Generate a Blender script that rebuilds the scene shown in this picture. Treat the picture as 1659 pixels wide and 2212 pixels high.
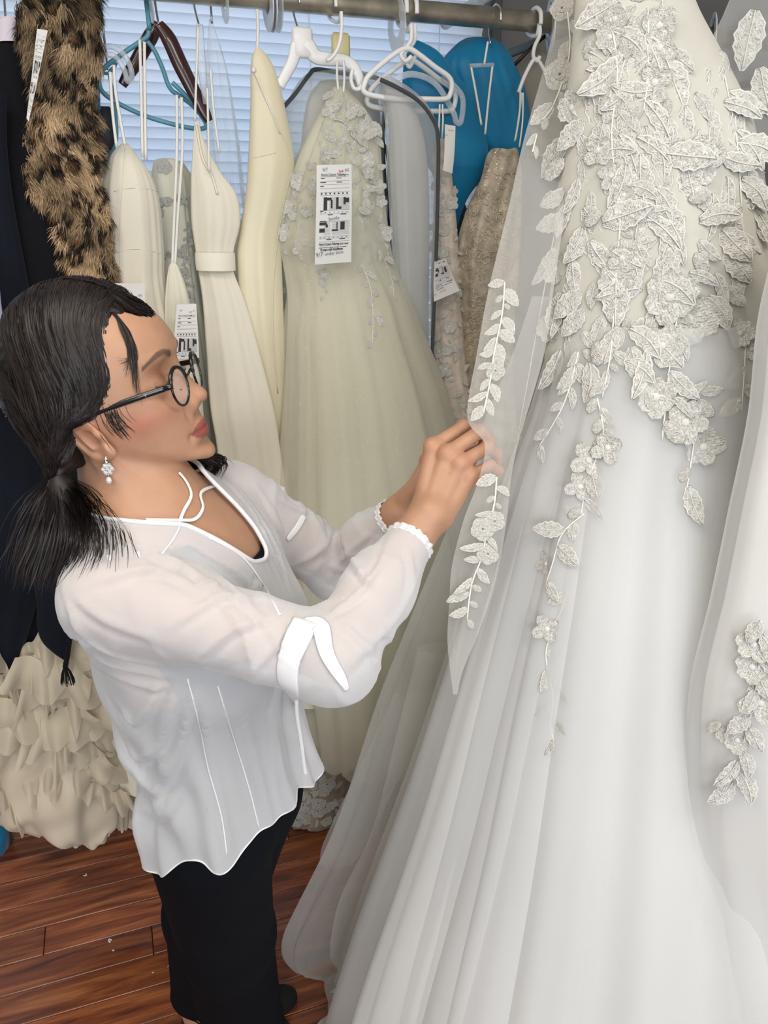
import bpy, math, random, zlib
import numpy as np
from mathutils import Vector, Matrix
from mathutils.bvhtree import BVHTree

for _o in list(bpy.data.objects): bpy.data.objects.remove(_o)
scene = bpy.context.scene
COL = scene.collection
rad = math.radians

# ------------------------------------------------------------------ camera
FPX, PITCH, CAMZ = 1661.0, rad(21.0), 1.62
cam_d = bpy.data.cameras.new('camera'); cam = bpy.data.objects.new('camera', cam_d); COL.objects.link(cam)
cam.location = (0, 0, CAMZ); cam.rotation_euler = (rad(90) - PITCH, 0, 0)
cam_d.sensor_fit = 'VERTICAL'; cam_d.sensor_height = 24.0; cam_d.lens = 24.0 * FPX / 2212.0
cam_d.clip_start = 0.02; cam_d.clip_end = 60
scene.camera = cam

# ------------------------------------------------------------------ world (overcast daylight outside the window)
w = bpy.data.worlds.new('overcast_sky'); scene.world = w; w.use_nodes = True
w.node_tree.nodes['Background'].inputs[0].default_value = (0.60, 0.76, 1.0, 1)
w.node_tree.nodes['Background'].inputs[1].default_value = 1.35

# ------------------------------------------------------------------ lamps of the room
def area(name, loc, rot, sx, sy, power, col):
    d = bpy.data.lights.new(name, 'AREA'); d.shape = 'RECTANGLE'; d.size = sx; d.size_y = sy
    d.energy = power; d.color = col
    o = bpy.data.objects.new(name, d); COL.objects.link(o); o.location = loc; o.rotation_euler = rot
    return o
area('ceiling_panel_light', (-0.5, 0.3, 2.66), (0, 0, 0), 1.2, 0.6, 13, (1.0, 0.93, 0.82))
area('ceiling_panel_light', (1.1, -0.4, 2.66), (0, 0, 0), 1.2, 0.6, 21, (1.0, 0.94, 0.84))
area('ceiling_panel_light', (-0.4, -1.6, 2.66), (0, 0, 0), 1.2, 0.6, 27, (1.0, 0.94, 0.84))
area('shopfront_daylight', (1.1, -2.55, 1.3), (rad(88), 0, rad(-6)), 2.4, 1.9, 66, (0.83, 0.90, 1.0))

# ------------------------------------------------------------------ view
scene.view_settings.view_transform = 'Standard'
scene.view_settings.look = 'None'
scene.view_settings.gamma = 1.0
scene.view_settings.use_curve_mapping = False
scene.view_settings.exposure = 0.36
try:
    scene.cycles.transparent_max_bounces = 24
    scene.cycles.max_bounces = 8
    scene.cycles.sample_clamp_indirect = 6
except Exception: pass

# ================================================================== helpers
rng = np.random.default_rng(7); random.seed(7)
CO = np.array([0, 0, CAMZ]); CF = np.array([0, math.cos(PITCH), -math.sin(PITCH)]); CR = np.array([1., 0, 0]); CU = np.array([0, math.sin(PITCH), math.cos(PITCH)])
def ray(px, py): return CF + CR * (px - 829.5) / FPX + CU * (1106 - py) / FPX
def J(px, py, d): return CO + d * ray(px, py)
def onz(px, py, z): r = ray(px, py); return CO + r * ((z - CAMZ) / r[2])
WA = rad(19.0)
UD = np.array([math.cos(WA), math.sin(WA), 0]); ND = np.array([-math.sin(WA), math.cos(WA), 0]); ZD = np.array([0, 0, 1.])
ROD0 = np.array([0.046, 1.77, 2.0])
def onr(px, py, off=0.0):          # point of the vertical plane parallel to the rail, off metres behind it
    r = ray(px, py); P0 = ROD0 + ND * off
    return CO + r * (((P0 - CO) @ ND) / (r @ ND))
def rp(u, off, z): q = ROD0 + UD * u + ND * off; return np.array([q[0], q[1], z])
def nrm(v): v = np.asarray(v, float); return v / (np.linalg.norm(v) + 1e-12)

def tag(o, label=None, cat=None, group=None, kind=None):
    if label: o['label'] = label
    if cat: o['category'] = cat
    if group: o['group'] = group
    if kind: o['kind'] = kind
    return o
def setpar(o, parent):
    if parent is not None:
        o.parent = parent
        o.matrix_parent_inverse = parent_world(parent).inverted()
    return o
def parent_world(p):
    m = Matrix.Translation(Vector(p.location)) if tuple(p.rotation_euler) == (0, 0, 0) else (Matrix.Translation(Vector(p.location)) @ p.rotation_euler.to_matrix().to_4x4())
    if p.parent is None: return m
    return parent_world(p.parent) @ p.matrix_parent_inverse @ m
def empty(name, loc, label=None, cat=None, group=None):
    o = bpy.data.objects.new(name, None); COL.objects.link(o); o.location = [float(a) for a in loc]; o.empty_display_size = .05
    return tag(o, label, cat, group)
def mesh_np(name, V, Fc, mat=None, parent=None, smooth=True, cols=None, uv=None):
    """V (n,3) array, Fc list of faces or (m,k) int array"""
    me = bpy.data.meshes.new(name)
    V = np.asarray(V, dtype=np.float32)
    if isinstance(Fc, np.ndarray):
        m, k = Fc.shape
        me.vertices.add(len(V)); me.vertices.foreach_set('co', V.ravel())
        me.loops.add(m * k); me.loops.foreach_set('vertex_index', Fc.astype(np.int32).ravel())
        me.polygons.add(m); me.polygons.foreach_set('loop_start', np.arange(0, m * k, k, dtype=np.int32))
        me.update(calc_edges=True)
    else:
        me.from_pydata(V.tolist(), [], Fc); me.update()
    me.polygons.foreach_set('use_smooth', np.full(len(me.polygons), bool(smooth)))
    if cols is not None:
        a = me.color_attributes.new('Col', 'FLOAT_COLOR', 'POINT')
        c = np.ones((len(V), 4), np.float32); c[:, :cols.shape[1]] = cols; a.data.foreach_set('color', c.ravel())
    if uv is not None:
        l = me.uv_layers.new(name='UVMap'); li = np.empty(len(me.loops), np.int32); me.loops.foreach_get('vertex_index', li)
        l.data.foreach_set('uv', np.asarray(uv, np.float32)[li].ravel())
    me.validate()
    o = bpy.data.objects.new(name, me); COL.objects.link(o)
    if mat: me.materials.append(mat)
    return setpar(o, parent)

class MB:
    """collects shapes into one mesh"""
    def __init__(s): s.V = []; s.F = []
    def add(s, V, F):
        n = len(s.V); s.V += [tuple(map(float, v)) for v in V]; s.F += [tuple(i + n for i in f) for f in F]; return s
    def box(s, c, sz, ax=None):
        ax = np.eye(3) if ax is None else np.array(ax); c = np.array(c, float); V = []
        for i in (-1, 1):
            for j in (-1, 1):
                for k in (-1, 1): V.append(c + ax[0] * i * sz[0] / 2 + ax[1] * j * sz[1] / 2 + ax[2] * k * sz[2] / 2)
        return s.add(V, [(0, 1, 3, 2), (4, 6, 7, 5), (0, 4, 5, 1), (2, 3, 7, 6), (0, 2, 6, 4), (1, 5, 7, 3)])
    def bbox(s, c, sz, ax=None, b=.004):    # bevelled box
        ax = np.eye(3) if ax is None else np.array(ax); c = np.array(c, float); h = np.array(sz) / 2; b = min(b, h.min() * .9)
        import itertools
        V = []; idx = {}
        for sg in itertools.product((-1, 1), repeat=3):
            for a in range(3):
                q = np.array([sg[k] * (h[k] if k == a else h[k] - b) for k in range(3)]); idx[(sg, a)] = len(V); V.append(c + ax.T @ q)
        F = []
        for a in range(3):
            o1, o2 = (a + 1) % 3, (a + 2) % 3
            for sv in (-1, 1):
                f = []
                for (p, q) in ((-1, -1), (1, -1), (1, 1), (-1, 1)):
                    sg = [0, 0, 0]; sg[a] = sv; sg[o1] = p; sg[o2] = q; f.append(idx[(tuple(sg), a)])
                F.append(tuple(f if sv > 0 else f[::-1]))
            for p in (-1, 1):
                for q in (-1, 1):
                    s1 = [0, 0, 0]; s1[a] = -1; s1[o1] = p; s1[o2] = q; s2 = list(s1); s2[a] = 1
                    f = (idx[(tuple(s1), o1)], idx[(tuple(s2), o1)], idx[(tuple(s2), o2)], idx[(tuple(s1), o2)])
                    F.append(f if p * q < 0 else f[::-1])
        for sg in itertools.product((-1, 1), repeat=3):
            f = tuple(idx[(sg, a)] for a in range(3)); F.append(f if sg[0] * sg[1] * sg[2] > 0 else f[::-1])
        return s.add(V, F)
    def tube(s, P, r, n=8, closed=False, flat=None, cap=True):
        """tube along P; r scalar/list; flat=(normal dir, ratio) squashes the section"""
        P = np.asarray(P, float); m = len(P); r = np.full(m, r) if np.isscalar(r) else np.asarray(r, float)
        T = np.gradient(P, axis=0) if not closed else (np.roll(P, -1, 0) - np.roll(P, 1, 0))
        T = T / (np.linalg.norm(T, axis=1)[:, None] + 1e-12)
        N = np.cross(T[0], [0, 0, 1.]);
        if np.linalg.norm(N) < 1e-3: N = np.cross(T[0], [0, 1., 0])
        N = nrm(N); V = []
        for i in range(m):
            if flat is not None:
                N2 = np.array(flat[0][i] if np.ndim(flat[0]) == 2 else flat[0], float); N2 = nrm(N2 - T[i] * (N2 @ T[i])); B = np.cross(T[i], N2)
                for k in range(n):
                    a = 2 * math.pi * k / n; V.append(P[i] + r[i] * (math.cos(a) * B + math.sin(a) * N2 * flat[1]))
            else:
                N = nrm(N - T[i] * (N @ T[i])); B = np.cross(T[i], N)
                for k in range(n):
                    a = 2 * math.pi * k / n; V.append(P[i] + r[i] * (math.cos(a) * N + math.sin(a) * B))
        F = []
        for i in range(m if closed else m - 1):
            j = (i + 1) % m
            for k in range(n): F.append((i * n + k, i * n + (k + 1) % n, j * n + (k + 1) % n, j * n + k))
        if cap and not closed: F += [tuple(range(n))[::-1], tuple(range((m - 1) * n, m * n))]
        return s.add(V, F)
    def sphere(s, c, r, n=10, m=7, ax=None):
        c = np.array(c, float); r = np.array([r] * 3 if np.isscalar(r) else r, float); ax = np.eye(3) if ax is None else np.array(ax)
        V = [c + ax.T @ (r * [0, 0, 1])]
        for i in range(1, m):
            for k in range(n):
                t = math.pi * i / m; a = 2 * math.pi * k / n
                V.append(c + ax.T @ (r * [math.sin(t) * math.cos(a), math.sin(t) * math.sin(a), math.cos(t)]))
        V.append(c + ax.T @ (r * [0, 0, -1])); F = []
        for k in range(n): F.append((0, 1 + k, 1 + (k + 1) % n))
        for i in range(m - 2):
            for k in range(n): a = 1 + i * n; F.append((a + k, a + n + k, a + n + (k + 1) % n, a + (k + 1) % n))
        a = 1 + (m - 2) * n; e = len(V) - 1
        for k in range(n): F.append((a + k, e, a + (k + 1) % n))
        return s.add(V, F)
    def build(s, name, mat, parent=None, smooth=True): return mesh_np(name, np.array(s.V), s.F, mat, parent, smooth)

def cr(P, n=8, closed=False):
    """Catmull-Rom resampling"""
    P = np.asarray(P, float); m = len(P); out = []
    for i in range(m if closed else m - 1):
        if closed: p0, p1, p2, p3 = P[i - 1], P[i], P[(i + 1) % m], P[(i + 2) % m]
        else: p0, p1, p2, p3 = P[max(i - 1, 0)], P[i], P[i + 1], P[min(i + 2, m - 1)]
        for k in range(n):
            t = k / n; out.append(.5 * ((2 * p1) + (-p0 + p2) * t + (2 * p0 - 5 * p1 + 4 * p2 - p3) * t * t + (-p0 + 3 * p1 - 3 * p2 + p3) * t ** 3))
    if not closed: out.append(P[-1])
    return np.array(out)

# ------------------------------------------------------------------ materials
def _new(name):
    m = bpy.data.materials.new(name); m.use_nodes = True; nt = m.node_tree
    return m, nt, nt.nodes['Principled BSDF'], nt.nodes['Material Output']
def N(nt, t, **kw):
    n = nt.nodes.new(t)
    for k, v in kw.items():
        if k.startswith('i_'): n.inputs[int(k[2:]) if k[2:].isdigit() else k[2:].replace('_', ' ')].default_value = v
        else: setattr(n, k, v)
    return n
def coords(nt, scale=(1, 1, 1), rot=(0, 0, 0), kind='Object'):
    tc = N(nt, 'ShaderNodeTexCoord'); mp = N(nt, 'ShaderNodeMapping'); nt.links.new(tc.outputs[kind], mp.inputs[0])
    mp.inputs['Scale'].default_value = scale; mp.inputs['Rotation'].default_value = rot; return mp.outputs[0]
def noise(nt, vec, scale, detail=3, rough=.5):
    n = N(nt, 'ShaderNodeTexNoise'); n.inputs['Scale'].default_value = scale; n.inputs['Detail'].default_value = detail; n.inputs['Roughness'].default_value = rough
    nt.links.new(vec, n.inputs['Vector']); return n
def ramp(nt, fac, stops):
    r = N(nt, 'ShaderNodeValToRGB'); e = r.color_ramp.elements
    e[0].position, e[0].color = stops[0][0], tuple(stops[0][1]) + (1,); e[1].position, e[1].color = stops[-1][0], tuple(stops[-1][1]) + (1,)
    for p, c in stops[1:-1]: q = e.new(p); q.color = tuple(c) + (1,)
    nt.links.new(fac, r.inputs[0]); return r
def bump(nt, h, strength, dist, bs, chain=None):
    b = N(nt, 'ShaderNodeBump'); b.inputs['Strength'].default_value = strength; b.inputs['Distance'].default_value = dist
    nt.links.new(h, b.inputs['Height']); nt.links.new(b.outputs[0], bs.inputs['Normal']); return b
def g(v): return (v, v, v)
def cloth(name, col, rough=.75, sheen=.2, var=.06, weave=900, bumps=.25, spec=.3, transl=0.0, foldscale=6, alpha=1.0, sparkle=0.0, tcol=None, metal=0, wrinkle=0, wsc=7, wst=(1, 1, .45), edge=.45):
    """woven / sheer fabric: colour variation, fine weave relief, optional translucency, sheerness and sparkles"""
    m, nt, bs, out = _new(name); v = coords(nt); n1 = noise(nt, v, foldscale, 4)
    c = np.array(col); r = ramp(nt, n1.outputs[0], [(.3, tuple(np.clip(c * (1 - var), 0, 1))), (.7, tuple(np.clip(c * (1 + var), 0, 1)))])
    nt.links.new(r.outputs[0], bs.inputs['Base Color'])
    bs.inputs['Roughness'].default_value = rough; bs.inputs['Specular IOR Level'].default_value = spec; bs.inputs['Metallic'].default_value = metal
    bs.inputs['Sheen Weight'].default_value = sheen
    if bumps:
        n2 = noise(nt, v, weave, 2); b2 = bump(nt, n2.outputs[0], bumps, .0006, bs)
        if wrinkle:
            v3 = coords(nt, wst, (.3, .5, 0)); n3 = noise(nt, v3, wsc, 2, .4); n3.noise_type = 'RIDGED_MULTIFRACTAL'; n3.inputs['Distortion'].default_value = .9; b3 = N(nt, 'ShaderNodeBump'); b3.inputs['Strength'].default_value = wrinkle; b3.inputs['Distance'].default_value = .012
            nt.links.new(n3.outputs[0], b3.inputs['Height']); nt.links.new(b3.outputs[0], b2.inputs['Normal'])
    sh = bs.outputs[0]
    if sparkle:
        vo = N(nt, 'ShaderNodeTexVoronoi'); vo.inputs['Scale'].default_value = 260; nt.links.new(v, vo.inputs['Vector'])
        d = N(nt, 'ShaderNodeMath', operation='LESS_THAN'); d.inputs[1].default_value = .22; nt.links.new(vo.outputs['Distance'], d.inputs[0])
        sp = N(nt, 'ShaderNodeSeparateColor'); nt.links.new(vo.outputs['Color'], sp.inputs[0])
        e = N(nt, 'ShaderNodeMath', operation='LESS_THAN'); e.inputs[1].default_value = sparkle; nt.links.new(sp.outputs[0], e.inputs[0])
        mu = N(nt, 'ShaderNodeMath', operation='MULTIPLY'); nt.links.new(d.outputs[0], mu.inputs[0]); nt.links.new(e.outputs[0], mu.inputs[1])
        gl = N(nt, 'ShaderNodeBsdfPrincipled'); gl.inputs['Base Color'].default_value = (1, 1, .97, 1); gl.inputs['Roughness'].default_value = .25; gl.inputs['Metallic'].default_value = .3
        mx = N(nt, 'ShaderNodeMixShader'); nt.links.new(mu.outputs[0], mx.inputs[0]); nt.links.new(sh, mx.inputs[1]); nt.links.new(gl.outputs[0], mx.inputs[2]); sh = mx.outputs[0]
    if transl:
        t = N(nt, 'ShaderNodeBsdfTranslucent'); t.inputs[0].default_value = tuple(tcol or col) + (1,)
        mx = N(nt, 'ShaderNodeMixShader'); mx.inputs[0].default_value = transl; nt.links.new(sh, mx.inputs[1]); nt.links.new(t.outputs[0], mx.inputs[2]); sh = mx.outputs[0]
    if alpha < 1:
        tr = N(nt, 'ShaderNodeBsdfTransparent'); lw = N(nt, 'ShaderNodeLayerWeight'); lw.inputs[0].default_value = .35
        mr = N(nt, 'ShaderNodeMapRange'); mr.inputs[3].default_value = alpha; mr.inputs[4].default_value = min(1, alpha + edge); nt.links.new(lw.outputs['Facing'], mr.inputs[0])
        mx = N(nt, 'ShaderNodeMixShader'); nt.links.new(mr.outputs[0], mx.inputs[0]); nt.links.new(tr.outputs[0], mx.inputs[1]); nt.links.new(sh, mx.inputs[2]); sh = mx.outputs[0]
    nt.links.new(sh, out.inputs[0]); return m
def plain(name, col, rough=.5, metal=0, spec=.5, var=.04, sc=8, bumps=0, bsc=60, trans=0, alpha=1, ior=1.45, coat=0):
    m, nt, bs, out = _new(name); v = coords(nt); n1 = noise(nt, v, sc, 3); c = np.array(col)
    r = ramp(nt, n1.outputs[0], [(.3, tuple(np.clip(c * (1 - var), 0, 1))), (.7, tuple(np.clip(c * (1 + var), 0, 1)))]); nt.links.new(r.outputs[0], bs.inputs['Base Color'])
    bs.inputs['Roughness'].default_value = rough; bs.inputs['Metallic'].default_value = metal; bs.inputs['Specular IOR Level'].default_value = spec
    bs.inputs['Transmission Weight'].default_value = trans; bs.inputs['IOR'].default_value = ior; bs.inputs['Coat Weight'].default_value = coat; bs.inputs['Alpha'].default_value = alpha
    if bumps: n2 = noise(nt, v, bsc, 3); bump(nt, n2.outputs[0], bumps, .002, bs)
    return m
def film(name, col, alpha, rough=.15, edge=.6, crinkle=.6, csc=14, transl=.3):
    """thin plastic film: mostly see-through, crinkled, shinier at grazing angles"""
    m, nt, bs, out = _new(name); v = coords(nt); bs.inputs['Base Color'].default_value = tuple(col) + (1,); bs.inputs['Roughness'].default_value = rough
    bs.inputs['Specular IOR Level'].default_value = .8
    n1 = noise(nt, v, csc, 4, .6); b = bump(nt, n1.outputs[0], crinkle, .02, bs)
    t = N(nt, 'ShaderNodeBsdfTranslucent'); t.inputs[0].default_value = tuple(col) + (1,)
    mx0 = N(nt, 'ShaderNodeMixShader'); mx0.inputs[0].default_value = transl; nt.links.new(bs.outputs[0], mx0.inputs[1]); nt.links.new(t.outputs[0], mx0.inputs[2])
    tr = N(nt, 'ShaderNodeBsdfTransparent'); lw = N(nt, 'ShaderNodeLayerWeight'); lw.inputs[0].default_value = .4
    mr = N(nt, 'ShaderNodeMapRange'); mr.inputs[3].default_value = alpha; mr.inputs[4].default_value = min(1, alpha + edge); nt.links.new(lw.outputs['Facing'], mr.inputs[0])
    mx = N(nt, 'ShaderNodeMixShader'); nt.links.new(mr.outputs[0], mx.inputs[0]); nt.links.new(tr.outputs[0], mx.inputs[1]); nt.links.new(mx0.outputs[0], mx.inputs[2])
    nt.links.new(mx.outputs[0], out.inputs[0]); return m

# ------------------------------------------------------------------ lofted cloth
def folds(nang, nrow, ks, amps, seed):
    """angular pleat pattern (rows x angles), slowly drifting down the cloth, about -1..1"""
    r = np.random.default_rng(seed); th = np.linspace(0, 2 * math.pi, nang, endpoint=False); t = np.linspace(0, 1, nrow)[:, None]; out = np.zeros((nrow, nang))
    for k, a in zip(ks, amps):
        ph = r.uniform(0, 6.28); dr = r.uniform(-.7, .7); mod = 1 + .5 * np.sin(th * r.integers(1, 4) + r.uniform(0, 6.28))[None, :]
        s = np.sin(k * th[None, :] + ph + dr * t + .6 * np.sin(2 * th[None, :] + ph * 2))
        out += a * mod * (np.sign(s) * np.abs(s) ** .8)
    return out / (sum(amps) + 1e-9)
def loft(name, C, A, B, mat, parent=None, nang=96, nrow=70, ks=(9, 17, 29), amps=(1, .6, .35), f0=0.0, f1=.1, fp=1.0, seed=1, arc=(0, 1), cap=False, hem=0.0, noisy=.0, sq=1.0, cols=None):
    """C centres, A half-width vectors, B half-depth vectors per control row -> closed pleated tube (or an arc of it)"""
    C, A, B = (np.asarray(q, float) for q in (C, A, B)); m = len(C); ts = np.linspace(0, m - 1, nrow)
    def rs(Q):
        R = cr(Q, 16); return np.array([np.interp(ts, np.linspace(0, m - 1, len(R)), R[:, k]) for k in range(3)]).T
    C, A, B = rs(C), rs(A), rs(B); full = arc == (0, 1); na = nang
    th = np.linspace(arc[0] * 2 * math.pi, arc[1] * 2 * math.pi, na, endpoint=not full)
    fo = folds(na, nrow, ks, amps, seed); t = np.linspace(0, 1, nrow)
    amp = (f0 + (f1 - f0) * t ** fp)[:, None]; s = 1 + amp * fo
    r = np.random.default_rng(seed + 5)
    ct = np.sign(np.cos(th)) * np.abs(np.cos(th)) ** sq; st = np.sign(np.sin(th)) * np.abs(np.sin(th)) ** sq
    V = C[:, None, :] + A[:, None, :] * (ct[None, :] * s)[..., None] + B[:, None, :] * (st[None, :] * s)[..., None]
    if hem:
        w_ = (t ** 8)[:, None] * hem * (np.sin(th * 5 + seed)[None, :] + .6 * np.sin(th * 11 + seed * 2)[None, :] + .4 * np.sin(th * 23 + seed * 3)[None, :]); V[..., 2] += w_
    if noisy:
        for q in range(6):
            k1, k2 = r.integers(2, 9), r.uniform(2, 14); V += (noisy / (1 + q * .4) * np.sin(k1 * th[None, :] + k2 * t[:, None] * 3 + r.uniform(0, 6)))[..., None] * nrm(r.normal(size=3))
    V[..., 2] = np.maximum(V[..., 2], .004)
    n = nrow; idx = np.arange(n * na).reshape(n, na)
    if full: nx = np.roll(idx, -1, axis=1)
    else: nx = idx[:, 1:]; idx_ = idx[:, :-1]
    a = idx if full else idx_
    Fc = np.stack([a[:-1], nx[:-1], nx[1:], a[1:]], -1).reshape(-1, 4)
    uv = np.stack(np.broadcast_arrays(np.linspace(0, 1, na)[None, :], 1 - t[:, None]), -1).reshape(-1, 2)
    o = mesh_np(name, V.reshape(-1, 3), Fc, mat, parent, True, cols=None, uv=uv); return o
def px_loft(name, rows, off, mat, parent=None, depth=.5, plane=None, **kw):
    """rows = (py, x_left, x_right[, depth ratio]) read off the hanging garment, placed in the garment's own vertical plane"""
    pl = plane or (lambda x, y: onr(x, y, off)); C = []; A = []; B = []
    for rw in rows:
        L = pl(rw[1], rw[0]); R = pl(rw[2], rw[0]); a = (R - L) / 2; dpt = rw[3] if len(rw) > 3 else depth
        b = np.cross(ZD, nrm(a)); C.append((L + R) / 2); A.append(a); B.append(b * np.linalg.norm(a) * dpt)
    return loft(name, C, A, B, mat, parent, **kw)

# ------------------------------------------------------------------ implicit surfaces (numpy)
def sd_cone(P, a, b, ra, rb):
    a = np.asarray(a, np.float32); b = np.asarray(b, np.float32); ba = b - a; h = np.clip(((P - a) @ ba) / (ba @ ba + 1e-12), 0, 1)
    return np.linalg.norm(P - a - h[..., None] * ba, axis=-1) - (ra + (rb - ra) * h)
def sd_ell(P, c, r, M=None):
    q = P - np.asarray(c, np.float32)
    if M is not None: q = q @ np.asarray(M, np.float32)
    r = np.asarray(r, np.float32); k0 = np.linalg.norm(q / r, axis=-1); k1 = np.linalg.norm(q / (r * r), axis=-1) + 1e-9; return k0 * (k0 - 1) / k1
def smin(a, b, k): h = np.maximum(k - np.abs(a - b), 0) / k; return np.minimum(a, b) - h * h * k * .25
def smax(a, b, k): return -smin(-a, -b, k)
def ggrid(lo, hi, h):
    ax = [np.arange(lo[k], hi[k] + h, h, dtype=np.float32) for k in range(3)]
    X, Y, Z = np.meshgrid(*ax, indexing='ij'); return np.stack([X, Y, Z], -1)
def nets(D, lo, h):
    """naive surface nets on grid D -> verts, quads"""
    nx, ny, nz = D.shape; S = D < 0
    cell = np.zeros((nx - 1, ny - 1, nz - 1), np.int8); crn = [(i, j, k) for i in (0, 1) for j in (0, 1) for k in (0, 1)]
    for (i, j, k) in crn: cell += S[i:nx - 1 + i, j:ny - 1 + j, k:nz - 1 + k]
    act = (cell > 0) & (cell < 8); I = np.argwhere(act); n = len(I); acc = np.zeros((n, 3)); cnt = np.zeros(n)
    for a in range(8):
        for b in range(a + 1, 8):
            ca, cb = np.array(crn[a]), np.array(crn[b])
            if np.abs(ca - cb).sum() != 1: continue
            A = D[tuple((I + ca).T)]; B = D[tuple((I + cb).T)]; m = (A < 0) != (B < 0); t = np.where(m, A / np.where(m, A - B, 1), 0)
            acc[m] += (ca + (cb - ca) * t[:, None])[m]; cnt[m] += 1
    V = (I + acc / cnt[:, None]) * h + np.array(lo); num = -np.ones(act.shape, np.int64); num[tuple(I.T)] = np.arange(n); Q = []
    for ax in range(3):
        o1, o2 = [k for k in range(3) if k != ax]
        sl0 = [slice(None)] * 3; sl1 = [slice(None)] * 3; sl0[ax] = slice(0, -1); sl1[ax] = slice(1, None)
        E = S[tuple(sl0)] != S[tuple(sl1)]; K = np.argwhere(E); K = K[(K[:, o1] > 0) & (K[:, o2] > 0) & (K[:, o1] < D.shape[o1] - 1) & (K[:, o2] < D.shape[o2] - 1)]
        e1 = np.zeros(3, int); e1[o1] = 1; e2 = np.zeros(3, int); e2[o2] = 1
        q = np.stack([num[tuple((K - e1 - e2).T)], num[tuple((K - e2).T)], num[tuple(K.T)], num[tuple((K - e1).T)]], -1)
        ins = S[tuple(K.T)]; fl = ins if ax != 1 else ~ins
        q[~fl] = q[~fl][:, ::-1]; Q.append(q)
    return V, np.concatenate(Q)
def clip_tris(V, T, gv):
    """keep gv>0, cutting triangles along gv=0; returns V, tris, boundary polylines"""
    V = list(map(tuple, V)); out = []; new = {}; seg = []
    s = gv > 0; keep = s[T].all(1); out = T[keep].tolist(); cross = T[(~keep) & s[T].any(1)]
    def mid(a, b):
        k = (min(a, b), max(a, b))
        if k not in new:
            t = gv[a] / (gv[a] - gv[b]); pa, pb = V[a], V[b]; new[k] = len(V); V.append(tuple(pa[i] + (pb[i] - pa[i]) * t for i in range(3)))
        return new[k]
    for t in cross.tolist():
        ins = [s[i] for i in t]
        if sum(ins) == 1:
            i = ins.index(True); a, b, c = t[i], t[(i + 1) % 3], t[(i + 2) % 3]; m1, m2 = mid(a, b), mid(a, c); out.append([a, m1, m2]); seg.append((m1, m2))
        else:
            i = ins.index(False); a, b, c = t[i], t[(i + 1) % 3], t[(i + 2) % 3]; m1, m2 = mid(a, b), mid(a, c); out.append([m1, b, c]); out.append([m1, c, m2]); seg.append((m2, m1))
    adj = {}
    for a, b in seg: adj.setdefault(a, []).append(b); adj.setdefault(b, []).append(a)
    seen = set(); lines = []
    for st in list(adj):
        if st in seen: continue
        ln = [st]; seen.add(st); cur = st
        while True:
            nx = [q for q in adj[cur] if q not in seen]
            if not nx: break
            cur = nx[0]; seen.add(cur); ln.append(cur)
        if len(ln) > 8: lines.append(np.array([V[i] for i in ln]))
    V = np.array(V); T = np.array(out); used = np.unique(T); re = -np.ones(len(V), int); re[used] = np.arange(len(used))
    return V[used], re[T], lines
def smooth_line(L, it=6, step=3, closed=True):
    L = L[::step].copy()
    for _ in range(it): L = (np.roll(L, 1, 0) + L * 2 + np.roll(L, -1, 0)) / 4 if closed else np.vstack([L[:1], (L[:-2] + 2 * L[1:-1] + L[2:]) / 4, L[-1:]])
    return L
# ================================================================== the room
def struct(o, name=None): o['kind'] = 'structure'; return o
# floor: strip boards running with the rail wall
m_sub = plain('dark_subfloor', (.03, .012, .007), .8)
fl = struct(MB().box((.3, .2, -.022), (6.4, 7.2, .02)).build('floor', m_sub, None, False))
def wood_mat(i, c0, c1, c2, dk):
    m, nt, bs, out = _new('cherry_board'); tc = N(nt, 'ShaderNodeTexCoord'); oi = N(nt, 'ShaderNodeObjectInfo')
    ad = N(nt, 'ShaderNodeVectorMath', operation='ADD'); sc_ = N(nt, 'ShaderNodeVectorMath', operation='SCALE'); cb = N(nt, 'ShaderNodeCombineXYZ'); nt.links.new(oi.outputs['Random'], cb.inputs[0]); nt.links.new(oi.outputs['Random'], cb.inputs[1]); nt.links.new(cb.outputs[0], sc_.inputs[0]); sc_.inputs['Scale'].default_value = 37
    nt.links.new(tc.outputs['Object'], ad.inputs[0]); nt.links.new(sc_.outputs[0], ad.inputs[1])
    mp = N(nt, 'ShaderNodeMapping'); nt.links.new(ad.outputs[0], mp.inputs[0]); mp.inputs['Scale'].default_value = (2.2, 22, 6)
    n1 = noise(nt, mp.outputs[0], 1.6, 5, .62); n1.inputs['Distortion'].default_value = .8; r = ramp(nt, n1.outputs[0], [(.30, c0), (.50, c1), (.68, c2)])
    mp2 = N(nt, 'ShaderNodeMapping'); nt.links.new(ad.outputs[0], mp2.inputs[0]); mp2.inputs['Scale'].default_value = (6, 150, 30); n2 = noise(nt, mp2.outputs[0], 1.5, 4, .6)
    r2 = ramp(nt, n2.outputs[0], [(.35, g(.62)), (.6, g(1.0))]); mx = N(nt, 'ShaderNodeMix', data_type='RGBA', blend_type='MULTIPLY'); mx.inputs[0].default_value = .8; nt.links.new(r.outputs[0], mx.inputs[6]); nt.links.new(r2.outputs[0], mx.inputs[7])
    hs = N(nt, 'ShaderNodeHueSaturation'); mr = N(nt, 'ShaderNodeMapRange'); nt.links.new(oi.outputs['Random'], mr.inputs[0]); mr.inputs[3].default_value = .62; mr.inputs[4].default_value = 1.25; nt.links.new(mr.outputs[0], hs.inputs['Value']); nt.links.new(mx.outputs[2], hs.inputs['Color'])
    nt.links.new(hs.outputs[0], bs.inputs['Base Color']); bs.inputs['Roughness'].default_value = .33; bs.inputs['Coat Weight'].default_value = .25; bs.inputs['Coat Roughness'].default_value = .25
    bump(nt, n2.outputs[0], .12, .001, bs); return m
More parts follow.
